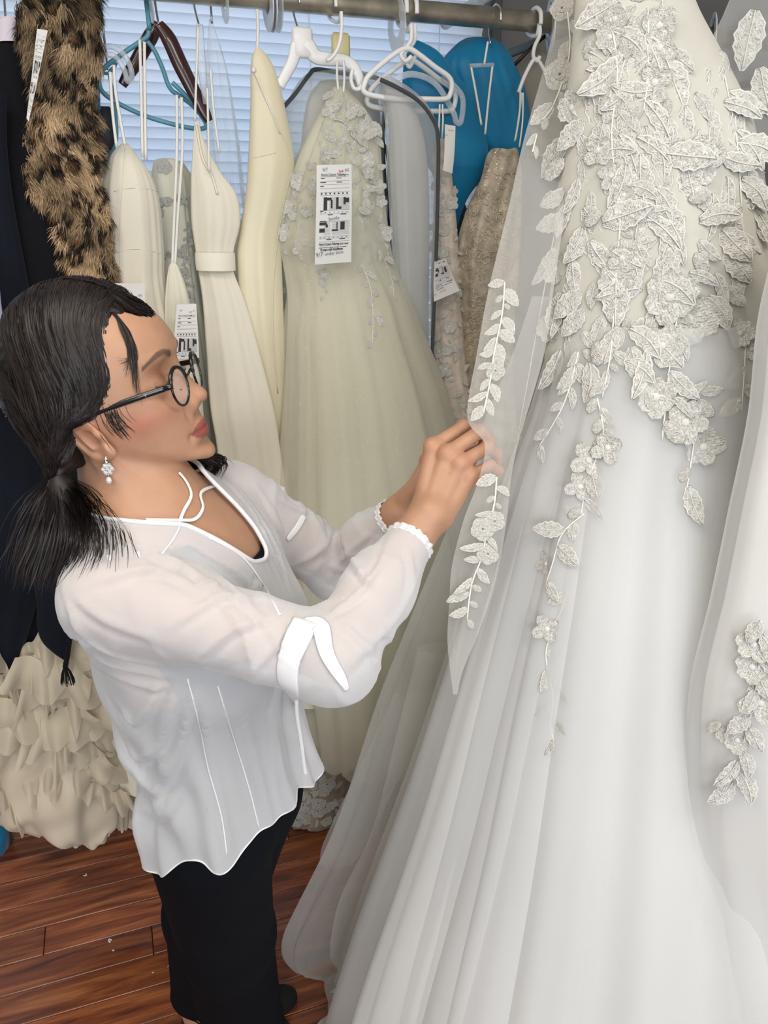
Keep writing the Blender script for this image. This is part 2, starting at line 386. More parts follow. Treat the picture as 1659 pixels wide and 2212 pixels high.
m_wd = [wood_mat(0, (.10, .024, .010), (.33, .090, .030), (.55, .20, .070), 0), wood_mat(1, (.072, .018, .008), (.27, .070, .024), (.46, .155, .052), 0)]
bw, bl = .083, .92; proto = []
for i in range(2): proto.append(MB().bbox((0, 0, -.006), (bl - .0016, bw - .0014, .012), None, .0012).build('floorboard', m_wd[i], fl, False))
r = np.random.default_rng(11); cnt = 0; first = [True, True]
for j in range(-14, 26):
    offs = r.uniform(0, bl)
    for i in range(-3, 4):
        u = i * bl + offs - .2; vv = j * bw + .55; c = UD * u + ND * vv; d = c[1]; 
        if d < .25 or d > 2.35: continue
        hx = abs(c[0]) / (d * .934 + CAMZ * .358)
        if abs(c[0]) > .62 * (d * .934 + CAMZ * .36) + .55: continue
        k = int(r.integers(0, 2)); o = proto[k] if first[k] else proto[k].copy()
        if not first[k]: COL.objects.link(o)
        first[k] = False; o.location = (c[0], c[1], r.uniform(-.0004, .0004)); o.rotation_euler = (0, 0, WA); cnt += 1
print('boards', cnt)
m_floorfar = wood_mat(2, (.055, .018, .010), (.20, .066, .03), (.34, .14, .06), 0)
# the window wall
WOFF = .50          # wall plane behind the rail
m_wall = plain('painted_wall', (.46, .44, .40), .8, bumps=.1, var=.03); m_wall_d = plain('dark_wall', (.17, .165, .16), .8, bumps=.1)
AX = np.array([UD, ND, ZD])
def wbox(name, u0, u1, z0, z1, o0, o1, mat, kind=True, parent=None):
    o = MB().box(rp((u0 + u1) / 2, (o0 + o1) / 2, (z0 + z1) / 2), (u1 - u0, o1 - o0, z1 - z0), AX).build(name, mat, parent, False)
    return struct(o) if kind else o
def uat(px, py, off): q = onr(px, py, off); return float((q - ROD0) @ UD), float(q[2])
UR = uat(1058, 60, WOFF)[0]; print('window right edge u', UR)
wbox('wall_back', -3.4, UR - 2.9, 0, 2.7, WOFF + .04, WOFF + .16, m_wall); 
wbox('wall_back_right', UR, 3.2, 0, 2.7, WOFF + .04, WOFF + .16, m_wall_d)
wbox('wall_back_below', UR - 2.9, UR, 0, .82, WOFF + .04, WOFF + .16, m_wall); wbox('wall_back_above', UR - 2.9, UR, 2.45, 2.7, WOFF + .04, WOFF + .16, m_wall)
m_fr = plain('window_paint', (.62, .62, .60), .5)
wf = MB()
for (a, b, c, d) in ((UR - 2.9, UR, .82, .88), (UR - 2.9, UR, 2.39, 2.45), (UR - 2.9, UR - 2.84, .88, 2.39), (UR - .05, UR, .88, 2.39), (UR - 1.48, UR - 1.42, .88, 2.39)): wf.box(rp((a + b) / 2, WOFF + .10, (c + d) / 2), (b - a, .07, d - c), AX)
win = struct(wf.build('window_1', m_fr, None, False))
gls = MB().box(rp(UR - 1.45, WOFF + .11, 1.635), (2.8, .004, 1.5), AX).build('window_pane', film('pane_glass', (.95, .97, 1), .03, .05, .2, 0, transl=0), win, False)
# venetian blind: one slat at a time
m_slat, nt, bs, out = _new('blind_slat'); bs.inputs['Base Color'].default_value = (.86, .88, .90, 1); bs.inputs['Roughness'].default_value = .45
t = N(nt, 'ShaderNodeBsdfTranslucent'); t.inputs[0].default_value = (.82, .90, 1, 1); mx = N(nt, 'ShaderNodeMixShader'); mx.inputs[0].default_value = .42; nt.links.new(bs.outputs[0], mx.inputs[1]); nt.links.new(t.outputs[0], mx.inputs[2]); nt.links.new(mx.outputs[0], out.inputs[0])
blind = empty('window_blind', rp(UR - 1.45, WOFF + .01, .9), 'white horizontal slat blind glowing with daylight behind the clothes rail', 'blind')
SP = .0245; sw = .0275; ang = rad(62); Vs = []; n = 7
for i in range(2):
    for k in range(n):
        s = (k / (n - 1) - .5) * sw; cv = .0028 * (1 - (2 * k / (n - 1) - 1) ** 2)
        Vs.append(UD * (-1.43 + 2.86 * i) + (ND * (s * math.cos(ang) + cv * math.sin(ang)) + ZD * (-s * math.sin(ang) + cv * math.cos(ang))))
Fs = [(k, k + 1, n + k + 1, n + k) for k in range(n - 1)]
sl = None
for k in range(60):
    z = 2.40 - k * SP
    if sl is None: sl = MB().add(Vs, Fs).build('slat', m_slat, blind); o = sl
    else: o = sl.copy(); COL.objects.link(o)
    q = rp(UR - 1.45, WOFF, z); o.location = q
    o.rotation_euler = (r.uniform(-.004, .004), r.uniform(-.0012, .0012), 0)
m_cord = plain('blind_cord', (.85, .87, .9), .6)
for px in (665, 945, 1027): u = uat(px, 60, WOFF)[0]; MB().tube([rp(u, WOFF - .014, 2.45), rp(u, WOFF - .014, .95)], .0012, 6).build('ladder_cord', m_cord, blind)
# other sides of the room
wbox('ceiling', -4, 4, 2.7, 2.75, -6, 1.2, plain('ceiling_tile', (.78, .77, .74), .9)); 
ax2 = None
struct(MB().box((-2.3, 0, 1.35), (.1, 7, 2.7)).build('wall_left', m_wall, None, False)); struct(MB().box((2.6, 0, 1.35), (.1, 7, 2.7)).build('wall_right', m_wall, None, False)); struct(MB().box((.2, -2.7, 1.35), (5.4, .1, 2.7)).build('wall_front', m_wall, None, False))
# pilaster and steel shelf uprights at the right of the window
m_st = plain('steel_upright', (.10, .105, .10), .5, .6)
for px, wd in ((1083, .022),): 
    u = uat(px, 60, WOFF - .02)[0]; up_ = MB().bbox(rp(u, WOFF + .01, 1.5), (wd, .02, 2.0), AX, .002)
    up_ = struct(up_.build('trim_1', m_st, None, False))
# ================================================================== clothes rail and everything hung on it
m_steel = plain('galvanised_pipe', (.50, .45, .36), .40, .9, var=.3, sc=22, bumps=.15, bsc=90)
ul = -2.4; ur = 1.35
rail = empty('clothes_rail', rp(0, 0, 2.0), 'horizontal galvanised steel rail in front of the window holding all the hangers', 'rail')
MB().tube([rp(ul, 0, 2.0), rp(ur, 0, 2.0)], .0195, 24).build('pipe', m_steel, rail)
for u in (-1.6, uat(1200, 50, 0)[0] + .06, 1.3):
    MB().tube([rp(u, 0, 2.0), rp(u, WOFF + .03, 2.0)], .010, 10).build('bracket', m_st, rail)
GR = 'garments on the rail'
m_wire = plain('chromed_wire', (.55, .55, .56), .25, 1); m_wplas = plain('white_hanger_plastic', (.80, .79, .78), .3, var=.02); m_teal = plain('teal_hanger_plastic', (.10, .30, .38), .35); m_wood = plain('dark_mahogany', (.035, .008, .007), .22, coat=.5, var=.3)
m_clear = film('clear_plastic', (.88, .92, .97), .30, .08, .5, .5, 30)
def hook(par, px, py_top_off, base, off, mat=m_wire, r=.0021, ztop=2.023):
    """hook from the hanger body over the pipe"""
    b = np.array(base, float); u = float((b - ROD0) @ UD); P = [b, b * .5 + rp(u, off * .2, ztop - .07) * .5, rp(u, .026, 1.985), rp(u, .022, 2.013), rp(u, .0, 2.024), rp(u, -.022, 2.012), rp(u, -.026, 1.99)]
    return MB().tube(cr(P, 6), r, 8).build('hook', mat, par)
def opx(pts, off): return np.array([onr(x, y, off) for x, y in pts])
ivory = (.78, .73, .60); cream = (.74, .67, .48)
m_satin = cloth('ivory_satin', ivory, .42, .2, .04, 700, .15, .5, .12); m_crepe = cloth('ivory_crepe', (.82, .77, .65), .65, .3, .03, 1000, .3, .3, .12)
m_cream = cloth('cream_satin', cream, .38, .2, .05, 700, .15, .5, .08); m_champ = cloth('champagne_beads', (.40, .34, .26), .5, .2, .35, 260, .8, .6, 0, 40, sparkle=.16, metal=.15)
m_lacef = cloth('beaded_lace', (.62, .57, .48), .6, .2, .22, 200, .8, .4, 0, 60, sparkle=.08); m_blush = cloth('blush_lace', (.60, .52, .44), .6, .2, .18, 220, .7, .4, 0, 55, sparkle=.05)
m_gtulle = cloth('glitter_tulle', (.84, .81, .67), .7, .3, .05, 900, .2, .3, .25, 5, .42, sparkle=.045, tcol=(.78, .76, .64)); m_glin = cloth('ivory_lining', (.78, .75, .62), .6, .2, .04, 800, .2, .3, .1)
m_blk = cloth('black_wool', (.0035, .004, .0065), .9, .05, .3, 700, .4, .2); m_navy = cloth('navy_cloth', (.004, .006, .013), .85, .05, .3, 700, .4, .2); m_lilac = cloth('lilac_shirting', (.42, .40, .62), .7, .2, .05, 900, .2)
m_blue = cloth('blue_nonwoven', (.0, .20, .40), .5, .2, .08, 500, .5, .4, .12, 8, tcol=(0, .35, .7)); m_gbag = film('frosted_bag', (.74, .75, .74), .34, .35, .4, .35, 9, .5); m_pipe = cloth('dark_grey_binding', (.055, .06, .065), .7)
m_taupe = cloth('taupe_cover', (.26, .235, .19), .8, .1)
m_strap = cloth('hanger_loop_ribbon', (.74, .72, .68), .45, .1)
def straps(par, lst, off, wd=.0028):
    for pts in lst: MB().tube(cr(opx(pts, off), 5), wd, 6, flat=(-ND, .25)).build('hanging_loop', m_strap, par)
def garment(name, label, cat, rows, off, mat, part='dress_body', **kw):
    top = onr((rows[0][1] + rows[0][2]) / 2, rows[0][0], off); e = empty(name, (top[0], top[1], 0), label, cat, kw.pop('group', GR))
    b = px_loft(part, rows, off, mat, e, **kw); return e, b
def obvh(*obs):
    V = []; F = []
    for o in obs:
        n = len(V); V += [v.co.copy() for v in o.data.vertices]; F += [tuple(i + n for i in p.vertices) for p in o.data.polygons]
    return BVHTree.FromPolygons(V, F)
def cast(bv, px, py, lift=.0015, mx=4.0):
    r = nrm(ray(px, py)); h = bv.ray_cast(Vector(CO), Vector(r), mx)
    if h[0] is None: return None
    n_ = np.array(h[1]); n_ = -n_ if n_ @ r > 0 else n_
    return np.array(h[0]) + n_ * lift, n_
def strip_on(bv, pts, wd, lift, name, mat, parent, flat=.3, n=6):
    P = []; Nn = []
    for (x, y) in cr(np.array([(a, b, 0) for a, b in pts]), n)[:, :2]:
        h = cast(bv, x, y, lift)
        if h: P.append(h[0]); Nn.append(h[1])
    if len(P) < 4: return None
    P = np.array(P)
    for _ in range(2): P[1:-1] = (P[:-2] + P[1:-1] * 2 + P[2:]) / 4
    return MB().tube(P, wd, 6, flat=(np.array(Nn), flat)).build(name, mat, parent)

# ---- lace motifs: leaves, blossoms, roses, buds (shared meshes, local z = out of the cloth)
def leaf_mesh(seed, sl=.42, ser=.06):
    r = np.random.default_rng(seed); n = 11; V = []; F = []; bend = r.uniform(-.12, .12)
    for i in range(n):
        t = i / (n - 1); wd = sl * (math.sin(math.pi * min(1, t * .92 + .06)) ** .8) * (1 - .25 * t) * (1 + ser * (-1) ** i); cx = bend * math.sin(math.pi * t)
        for k, s in enumerate((-1, -.8, -.35, 0, .35, .8, 1)):
            z = (.035, .075, .030, .085, .030, .075, .035)[k] * (1 if 0 < i < n - 1 else .5); V.append((cx + s * wd * .5, t, z + .05 * math.sin(t * 9 + s * 2 + seed)))
    for i in range(n - 1):
        for k in range(6): F.append((i * 7 + k, i * 7 + k + 1, (i + 1) * 7 + k + 1, (i + 1) * 7 + k))
    return V, F
def flower_mesh(seed, np_=5, cup=.12):
    r = np.random.default_rng(seed); V = []; F = []
    for p in range(np_):
        a0 = 2 * math.pi * p / np_ + r.uniform(-.1, .1); L = .5 * r.uniform(.85, 1.1); w_ = .40
        b = len(V)
        for i in range(5):
            t = i / 4
            for k, s in enumerate((-1, -.6, 0, .6, 1)):
                x = .06 + t * L; y = s * w_ * math.sin(math.pi * (.12 + .78 * t)) ** .7 * .62; z = (.09, .05, .03, .05, .09)[k] * (t + .2) + cup * t * t + .03 * math.sin(6 * t + s * 3 + p)
                V.append((x * math.cos(a0) - y * math.sin(a0), x * math.sin(a0) + y * math.cos(a0), z))
        for i in range(4):
            for k in range(4): F.append((b + i * 5 + k, b + i * 5 + k + 1, b + (i + 1) * 5 + k + 1, b + (i + 1) * 5 + k))
    b = len(V)
    for i in range(3):
        for k in range(8): a = k * math.pi / 4; q = (.11, .08, .0)[i]; V.append((q * math.cos(a), q * math.sin(a), (.05, .14, .17)[i]))
    for i in range(2):
        for k in range(8): F.append((b + i * 8 + k, b + i * 8 + (k + 1) % 8, b + (i + 1) * 8 + (k + 1) % 8, b + (i + 1) * 8 + k))
    return V, F
def rose_mesh(seed):
    V = []; F = []
    for ring, (ro, ri, n, z) in enumerate(((.5, .28, 5, .04), (.36, .16, 4, .10), (.20, .05, 3, .16))):
        m = n * 6; b = len(V)
        for i in range(3):
            for k in range(m):
                a = 2 * math.pi * k / m + ring * .6 + seed; rr_ = (ri + (ro - ri) * i / 2) * (1 + .16 * abs(math.sin(n * a / 2)) * (i / 2)); V.append((rr_ * math.cos(a), rr_ * math.sin(a), z + (0, .07, .03)[i]))
        for i in range(2):
            for k in range(m): F.append((b + i * m + k, b + i * m + (k + 1) % m, b + (i + 1) * m + (k + 1) % m, b + (i + 1) * m + k))
    return V, F
def outline_cord(V, idx, r=.018):
    P = [V[i] for i in idx]; return MB().tube(np.array(P, float), r, 4, True)
MOTIF = {}; BODY = {}
def body_of(mat):
    if mat.name not in BODY:
        m, nt, bs, out = _new(mat.name + '_satin_stitch'); v = coords(nt); n1 = noise(nt, v, 9, 4, .65); r = ramp(nt, n1.outputs[0], [(.32, (.60, .58, .52)), (.62, (.88, .86, .81))]); nt.links.new(r.outputs[0], bs.inputs['Base Color'])
        wv = N(nt, 'ShaderNodeTexWave'); wv.bands_direction = 'DIAGONAL'; wv.inputs['Scale'].default_value = 9; wv.inputs['Distortion'].default_value = 3; nt.links.new(v, wv.inputs[0]); b1 = bump(nt, wv.outputs['Fac'], .35, .012, bs); b2 = N(nt, 'ShaderNodeBump'); b2.inputs['Strength'].default_value = .6; b2.inputs['Distance'].default_value = .022; nt.links.new(n1.outputs[0], b2.inputs['Height']); nt.links.new(b2.outputs[0], b1.inputs['Normal'])
        bs.inputs['Roughness'].default_value = .34; bs.inputs['Specular IOR Level'].default_value = .7; bs.inputs['Sheen Weight'].default_value = .2; BODY[mat.name] = m
    return BODY[mat.name]

def motif_proto(kind, i, mat):
    key = (kind, i, mat.name)
    if key not in MOTIF:
        if kind == 'leaf':
            V, F = leaf_mesh(i, (.46, .60, .36, .52)[i % 4], .09); n = 11; idx = [k * 7 for k in range(n)] + [k * 7 + 6 for k in range(n)][::-1]; mb = MB().add(V, F); c = outline_cord(V, idx, .020); mb.add(c.V, c.F)
            mb.tube([(V[k * 7 + 3][0], V[k * 7 + 3][1], V[k * 7 + 3][2] + .015) for k in range(n)], .016, 4)
        elif kind == 'flower': V, F = flower_mesh(i, (5, 4, 6)[i % 3]); mb = MB().add(V, F)
        elif kind == 'rose': V, F = rose_mesh(i); mb = MB().add(V, F)
        else: mb = MB().sphere((0, .5, .06), (.30, .5, .13), 8, 6); c = MB().tube([(0, 0, .05), (0, .5, .20), (0, 1, .05)], .02, 4); mb.add(c.V, c.F)
        me = bpy.data.meshes.new(kind); me.from_pydata([tuple(v) for v in mb.V], [], mb.F); me.polygons.foreach_set('use_smooth', [True] * len(me.polygons)); me.materials.append(body_of(mat)); me.materials.append(mat); nb = len(F) if kind == 'leaf' else 10 ** 6
        for p_ in me.polygons:
            if p_.index >= nb or (kind == 'flower' and p_.index >= len(F) - 16): p_.material_index = 1
        me.update(); MOTIF[key] = me
    return MOTIF[key]
def put_motif(kind, i, mat, parent, bv, px, py, size, ang, lift=.0012):
    """sew a motif on the cloth under (px,py); ang = direction of its tip in the picture plane (0 = down)"""
    h = cast(bv, px, py, lift)
    if h is None: return None
    p, n_ = h; h2 = cast(bv, px + 14 * math.sin(ang), py + 14 * math.cos(ang), lift); d = np.linalg.norm(p - CO)
    t = (h2[0] - p) if h2 is not None and np.linalg.norm(h2[0] - p) < .08 else (-CU * math.cos(ang) + CR * math.sin(ang))
    n_ = nrm(n_ * .6 - nrm(ray(px, py)) * .4)
    t = nrm(t - n_ * (t @ n_)); x = np.cross(t, n_); s = size * (d * .97) / FPX
    M = Matrix(((x[0] * s, t[0] * s, n_[0] * s * .8, p[0]), (x[1] * s, t[1] * s, n_[1] * s * .8, p[1]), (x[2] * s, t[2] * s, n_[2] * s * .8, p[2]), (0, 0, 0, 1)))
    nm = {'leaf': 'lace_leaf', 'flower': 'lace_flower', 'rose': 'lace_rose', 'bud': 'lace_bud'}[kind]
    zs = .38 if kind != 'rose' else .45
    M = M @ Matrix.Diagonal((1, 1, zs / .8, 1))
    o = bpy.data.objects.new(nm, motif_proto(kind, i, mat)); COL.objects.link(o); o.parent = parent
    o.matrix_world = M; pw = parent_world(parent); o.matrix_parent_inverse = Matrix.Identity(4); o.matrix_basis = pw.inverted() @ M
    return o
def vine(parent, bv, pts, mat, size, step, stem=.0012, seed=0, kinds=('leaf', 'leaf', 'leaf', 'flower', 'bud'), spread=.9, stem_mat=None):
    r = np.random.default_rng(seed); P = cr(np.array([(a, b, 0) for a, b in pts]), 12)[:, :2]; L = np.concatenate([[0], np.cumsum(np.linalg.norm(np.diff(P, axis=0), axis=1))])
    if stem: strip_on(bv, pts, stem, .0014, 'lace_stem', stem_mat or mat, parent, .6)
    s = 0; k = 0
    while s < L[-1]:
        x, y = np.interp(s, L, P[:, 0]), np.interp(s, L, P[:, 1]); x2, y2 = np.interp(min(s + 6, L[-1]), L, P[:, 0]), np.interp(min(s + 6, L[-1]), L, P[:, 1]); a = math.atan2(x2 - x + 1e-6, y2 - y + 1e-6); sg = 1 if k % 2 else -1
        kd = kinds[int(r.integers(0, len(kinds)))]; sz = size * r.uniform(.75, 1.25); an = a + sg * spread * r.uniform(.5, 1.2)
        if kd in ('flower', 'rose'): put_motif(kd, int(r.integers(0, 3)), mat, parent, bv, x + sg * size * .25, y, sz, an)
        else: put_motif(kd, int(r.integers(0, 4)), mat, parent, bv, x + sg * 2, y, sz * (.55 if kd == 'bud' else 1), an)
        s += step * r.uniform(.75, 1.25); k += 1
def fill(parent, bv, poly, mat, dist, size, seed, kinds, ang=0, aj=1.0, maxn=300):
    r = np.random.default_rng(seed); poly = np.array(poly, float); lo, hi = poly.min(0), poly.max(0); pts = []
    def inside(x, y):
        c = False; j = len(poly) - 1
        for i in range(len(poly)):
            if (poly[i, 1] > y) != (poly[j, 1] > y) and x < (poly[j, 0] - poly[i, 0]) * (y - poly[i, 1]) / (poly[j, 1] - poly[i, 1] + 1e-9) + poly[i, 0]: c = not c
            j = i
        return c
    for _ in range(6000):
        x, y = r.uniform(lo[0], hi[0]), r.uniform(lo[1], hi[1])
        if not inside(x, y) or any((x - a) ** 2 + (y - b) ** 2 < dist * dist for a, b in pts): continue
        pts.append((x, y))
        if len(pts) >= maxn: break
    n = 0
    for x, y in pts:
        kd = kinds[int(r.integers(0, len(kinds)))]; sz = size * r.uniform(.7, 1.35)
        if put_motif(kd, int(r.integers(0, 4)), mat, parent, bv, x, y - (sz * .4 if kd in ('leaf', 'bud') else 0), sz * (.6 if kd == 'bud' else 1), ang + r.normal() * aj): n += 1
    return n
m_emb = cloth('embroidery_thread', (.88, .86, .80), .38, .3, .05, 500, .6, .6, .05, 30)
m_embs = cloth('embroidery_ivory', (.72, .70, .58), .45, .3, .05, 500, .6, .5, .05, 30)

# ---- writing
def text_mesh(txt, size, mat, parent, origin, ax, ay, name='printed_text', bold=0.0, align='LEFT', sq=1.0):
    cu = bpy.data.curves.new('t', 'FONT'); cu.body = txt; cu.size = size; cu.align_x = align; cu.resolution_u = 2; cu.offset = bold
    o = bpy.data.objects.new('t', cu); COL.objects.link(o); me = bpy.data.meshes.new_from_object(o.evaluated_get(bpy.context.evaluated_depsgraph_get())); bpy.data.objects.remove(o)
    V = np.array([v.co[:] for v in me.vertices]).reshape(-1, 3); F = [tuple(p.vertices) for p in me.polygons]; bpy.data.meshes.remove(me)
    if len(V) == 0: return None
    W = np.asarray(origin)[None] + V[:, :1] * sq * np.asarray(ax)[None] + V[:, 1:2] * np.asarray(ay)[None]
    return mesh_np(name, W, F, mat, parent, False)
m_paper = plain('ticket_paper', (.70, .69, .67), .8, var=.02); m_ink = plain('ticket_ink', (.035, .035, .04), .8); m_pen = plain('pen_ink', (.16, .16, .20), .8); m_red = plain('red_pen', (.6, .03, .06), .8)
def ticket(label, corners, off, parts=(0, 1), seed=0, group='sewing tickets'):
    """corners: top-left, top-right, bottom-right, bottom-left pixels of a paper slip hanging in the plane off metres from the rail"""
    TL, TR, BR, BL = [onr(x, y, off) for x, y in corners]; r = np.random.default_rng(seed); e = empty('paper_ticket', (TL + TR) / 2, label, 'ticket', group)
    W = np.linalg.norm(TR - TL); nn = nrm(np.cross(BL - TL, TR - TL)); nn = -nn if nn @ (CO - TL) < 0 else nn
    def P(u, v, l=0.0): q = (TL * (1 - u) + TR * u) * (1 - v) + (BL * (1 - u) + BR * u) * v; return q + nn * (l + .004 * math.sin(v * 3.1 + seed) * (1 + .4 * math.sin(u * 3)))
    nu, nv = 6, 20; V = [P(i / nu, j / nv) for j in range(nv + 1) for i in range(nu + 1)]; F = [(j * (nu + 1) + i, j * (nu + 1) + i + 1, (j + 1) * (nu + 1) + i + 1, (j + 1) * (nu + 1) + i) for j in range(nv) for i in range(nu)]
    V2 = [P(i / nu, j / nv, -.0004) for j in range(nv + 1) for i in range(nu + 1)]; MB().add(V, F).add(V2, [f[::-1] for f in F]).build('paper', m_paper, e)
    v0, v1 = parts; ink = MB(); L = .0006
    def vv(v): return (v - v0) / (v1 - v0)
    def q(mb, u0, u1, va, vb):
        a, b = vv(va), vv(vb)
        if a < 0 or b > 1: return
        k = 4; Vq = [P(u0 + (u1 - u0) * i / k, a, L) for i in range(k + 1)] + [P(u0 + (u1 - u0) * i / k, b, L) for i in range(k + 1)]; mb.add(Vq, [(i, i + 1, k + 2 + i, k + 1 + i) for i in range(k)])
    for v in (.115, .158, .192, .230, .268, .300, .448, .482, .560, .716, .735, .768, .790): q(ink, .10, .93, v, v + .0018)
    for k in range(14):
        v = .322 + k * .0092; q(ink, .62 + .04 * r.random(), .93, v, v + .0016); q(ink, .36, .58, v, v + .0014)
    for k in range(12): v = .570 + k * .0115; q(ink, .45, .93, v, v + .0016); q(ink, .22, .40, v, v + .0014)
    for (a, b, c, d) in ((.20, .30, .318, .448), (.30, .42, .322, .350), (.40, .45, .345, .430), (.55, .62, .322, .440), (.62, .70, .415, .440), (.76, .82, .322, .395), (.82, .92, .330, .375), (.10, .30, .568, .598), (.27, .33, .590, .622), (.10, .25, .630, .672), (.44, .62, .645, .662), (.68, .80, .568, .650), (.57, .60, .570, .640), (.12, .22, .128, .134), (.55, .70, .128, .134), (.10, .26, .168, .175), (.56, .72, .168, .175), (.10, .20, .205, .212), (.11, .28, .553, .563), (.11, .20, .452, .460), (.32, .46, .490, .497), (.68, .84, .488, .497), (.30, .44, .742, .75), (.66, .82, .742, .750)): q(ink, a, b, c, d)
    for k in range(7): q(ink, .12 + k * .12, .16 + k * .12, .275, .290); q(ink, .12 + k * .12, .145 + k * .12, .465, .472); q(ink, .12 + k * .12, .145 + k * .12, .722, .729)
    for (a, b) in ((.10, .20), (.22, .34), (.36, .50), (.53, .66), (.69, .73), (.75, .86)): q(ink, a, b, .827, .8325)
    for (a, b) in ((.66, .78), (.80, .91)): q(ink, a, b, .797, .806); q(ink, a, b, .100, .104)
    ink.build('printed_form', m_ink, e, False)
    def tx(s, u, v, size, mat, bold=0, rot=0, name='printed_text', sq=1.0):
        a = vv(v)
        if a < 0 or a > .97: return
        o = P(u, a, L * 1.3); ax = nrm(P(min(u + .3, 1), a, L) - o); ay = nrm(P(u, max(a - .05, 0), L) - o); ax2 = ax * math.cos(rot) + ay * math.sin(rot); ay2 = ay * math.cos(rot) - ax * math.sin(rot); text_mesh(s, W * size, mat, e, o + nn * .0012, ax2, ay2, name, bold * W, sq=sq)
    tx("Nora's Custom Tailoring", .12, .108, .095, m_ink, .001, sq=.72);
    tx("Nora's Custom Tailoring", .10, .806, .098, m_ink, .002, sq=.60);
    tx("10 years with Nordstrom", .13, .862, .10, m_ink, .003, sq=.66); q(ink, .10, .85, .875, .8775)
    tx("9/7", .02, .925, .17, m_pen, 0, .1, 'handwriting'); tx("under bust", .26, .912, .13, m_pen, 0, .06, 'handwriting'); tx("bustle", .35, .553, .13, m_pen, 0, .1, 'handwriting')
    tx("9/7", .16, .065, .12, m_pen, 0, .1, 'handwriting'); tx("8/2", .80, .07, .10, m_pen, 0, .1, 'handwriting'); tx("2nd", .62, .078, .09, m_red, .002, .1, 'handwriting')
    return e

# ============ left: dark suits, fur coat, blue cover
def hanger_hook_simple(par, px, py, off, mat=m_wire): hook(par, px, 0, onr(px, py, off), off, mat)
e, b = garment('tailcoat', 'black suit with a pale lilac-white collar at the left end of the rail', 'suit', [(92, -10, 42), (140, -15, 56), (250, -20, 82), (400, -25, 118), (600, -25, 158), (900, -30, 175), (1200, -40, 172), (1420, -60, 120)], -.03, m_blk, 'coat_body', depth=.8, nang=80, ks=(5, 9, 15), f1=.08, seed=4)
px_loft('collar', [(38, 0, 36), (50, -6, 41), (92, -8, 43)], -.035, cloth('pale_collar', (.66, .60, .68), .6), e, depth=.8, nang=40, nrow=10, f0=0, f1=0)
hanger_hook_simple(e, 12, 40, -.03)
e, b = garment('long_navy_coat', 'navy-black long garment behind the pigtail, between tailcoat and satin gown', 'coat', [(240, 60, 150), (420, 60, 190), (700, 40, 250), (1000, 20, 260), (1250, 40, 230), (1330, 60, 160)], .05, m_navy, 'coat_body', depth=.6, nang=80, ks=(5, 9, 15), f1=.10, seed=6)
e, b = garment('black_gown', 'black floor-length gown at the left edge, hem near the ruffled dress', 'gown', [(200, -60, 14), (400, -60, 24), (800, -70, 90), (1200, -80, 100), (1440, -90, 40)], -.10, m_navy, 'coat_body', depth=.6, nang=80, ks=(5, 9, 15), f1=.10, seed=9)
e, b = garment('lilac_shirt', 'lilac shirt tail at the left picture edge beside the dark coats', 'shirt', [(560, -60, -6), (650, -60, 2), (720, -62, 11), (800, -64, 19), (850, -64, 22), (872, -62, 14), (880, -60, 0)], -.22, m_lilac, 'shirt_body', depth=.6, nang=60, nrow=40, ks=(4, 7), amps=(1, .5), f1=.06, seed=2)
e, b = garment('blue_garment_cover', 'bright blue cover seen as a narrow strip behind the leopard fur coat', 'garment bag', [(12, 186, 192), (50, 165, 205), (120, 160, 212), (250, 170, 217), (400, 190, 217), (480, 198, 208)], .06, m_blue, 'cover', depth=.5, nang=50, nrow=40, ks=(4, 7), amps=(1, .5), f1=.08, seed=2)
# leopard fur: undercoat with a spotted pelt and combed hair tufts
rows = [(-40, 80, 190), (0, 76, 200), (40, 74, 206), (100, 72, 203), (160, 76, 198), (220, 84, 194), (300, 80, 203), (360, 84, 206), (420, 102, 212), (480, 116, 220), (540, 138, 232), (608, 158, 242), (640, 175, 235)]
fe = empty('fur_coat', onr(140, 0, -.06) * [1, 1, 0], 'leopard-spotted brown and black fur coat left of the satin gown', 'coat', GR)
m_furb, nt, bs, out = _new('fur_pelt'); vc = N(nt, 'ShaderNodeVertexColor'); vc.layer_name = 'Col'; nt.links.new(vc.outputs[0], bs.inputs['Base Color']); bs.inputs['Roughness'].default_value = .8; bs.inputs['Specular IOR Level'].default_value = .2
fb = px_loft('pelt', rows, -.06, m_furb, fe, depth=.75, nang=140, nrow=150, ks=(3, 5, 8), amps=(1, .8, .6), f0=.16, f1=.20, seed=21, noisy=.010)
me = fb.data; V = np.array([v.co[:] for v in me.vertices]); Nv = np.array([v.normal[:] for v in me.vertices])
_r = np.random.default_rng(5); cent = V[_r.integers(0, len(V), 2600)]; keep = []
for c in cent:
    if all(np.sum((c - k) ** 2) > .021 ** 2 for k in keep): keep.append(c)
keep = np.array(keep); rk = _r.uniform(.0085, .0125, len(keep)); gap = _r.uniform(0, 6.28, len(keep))
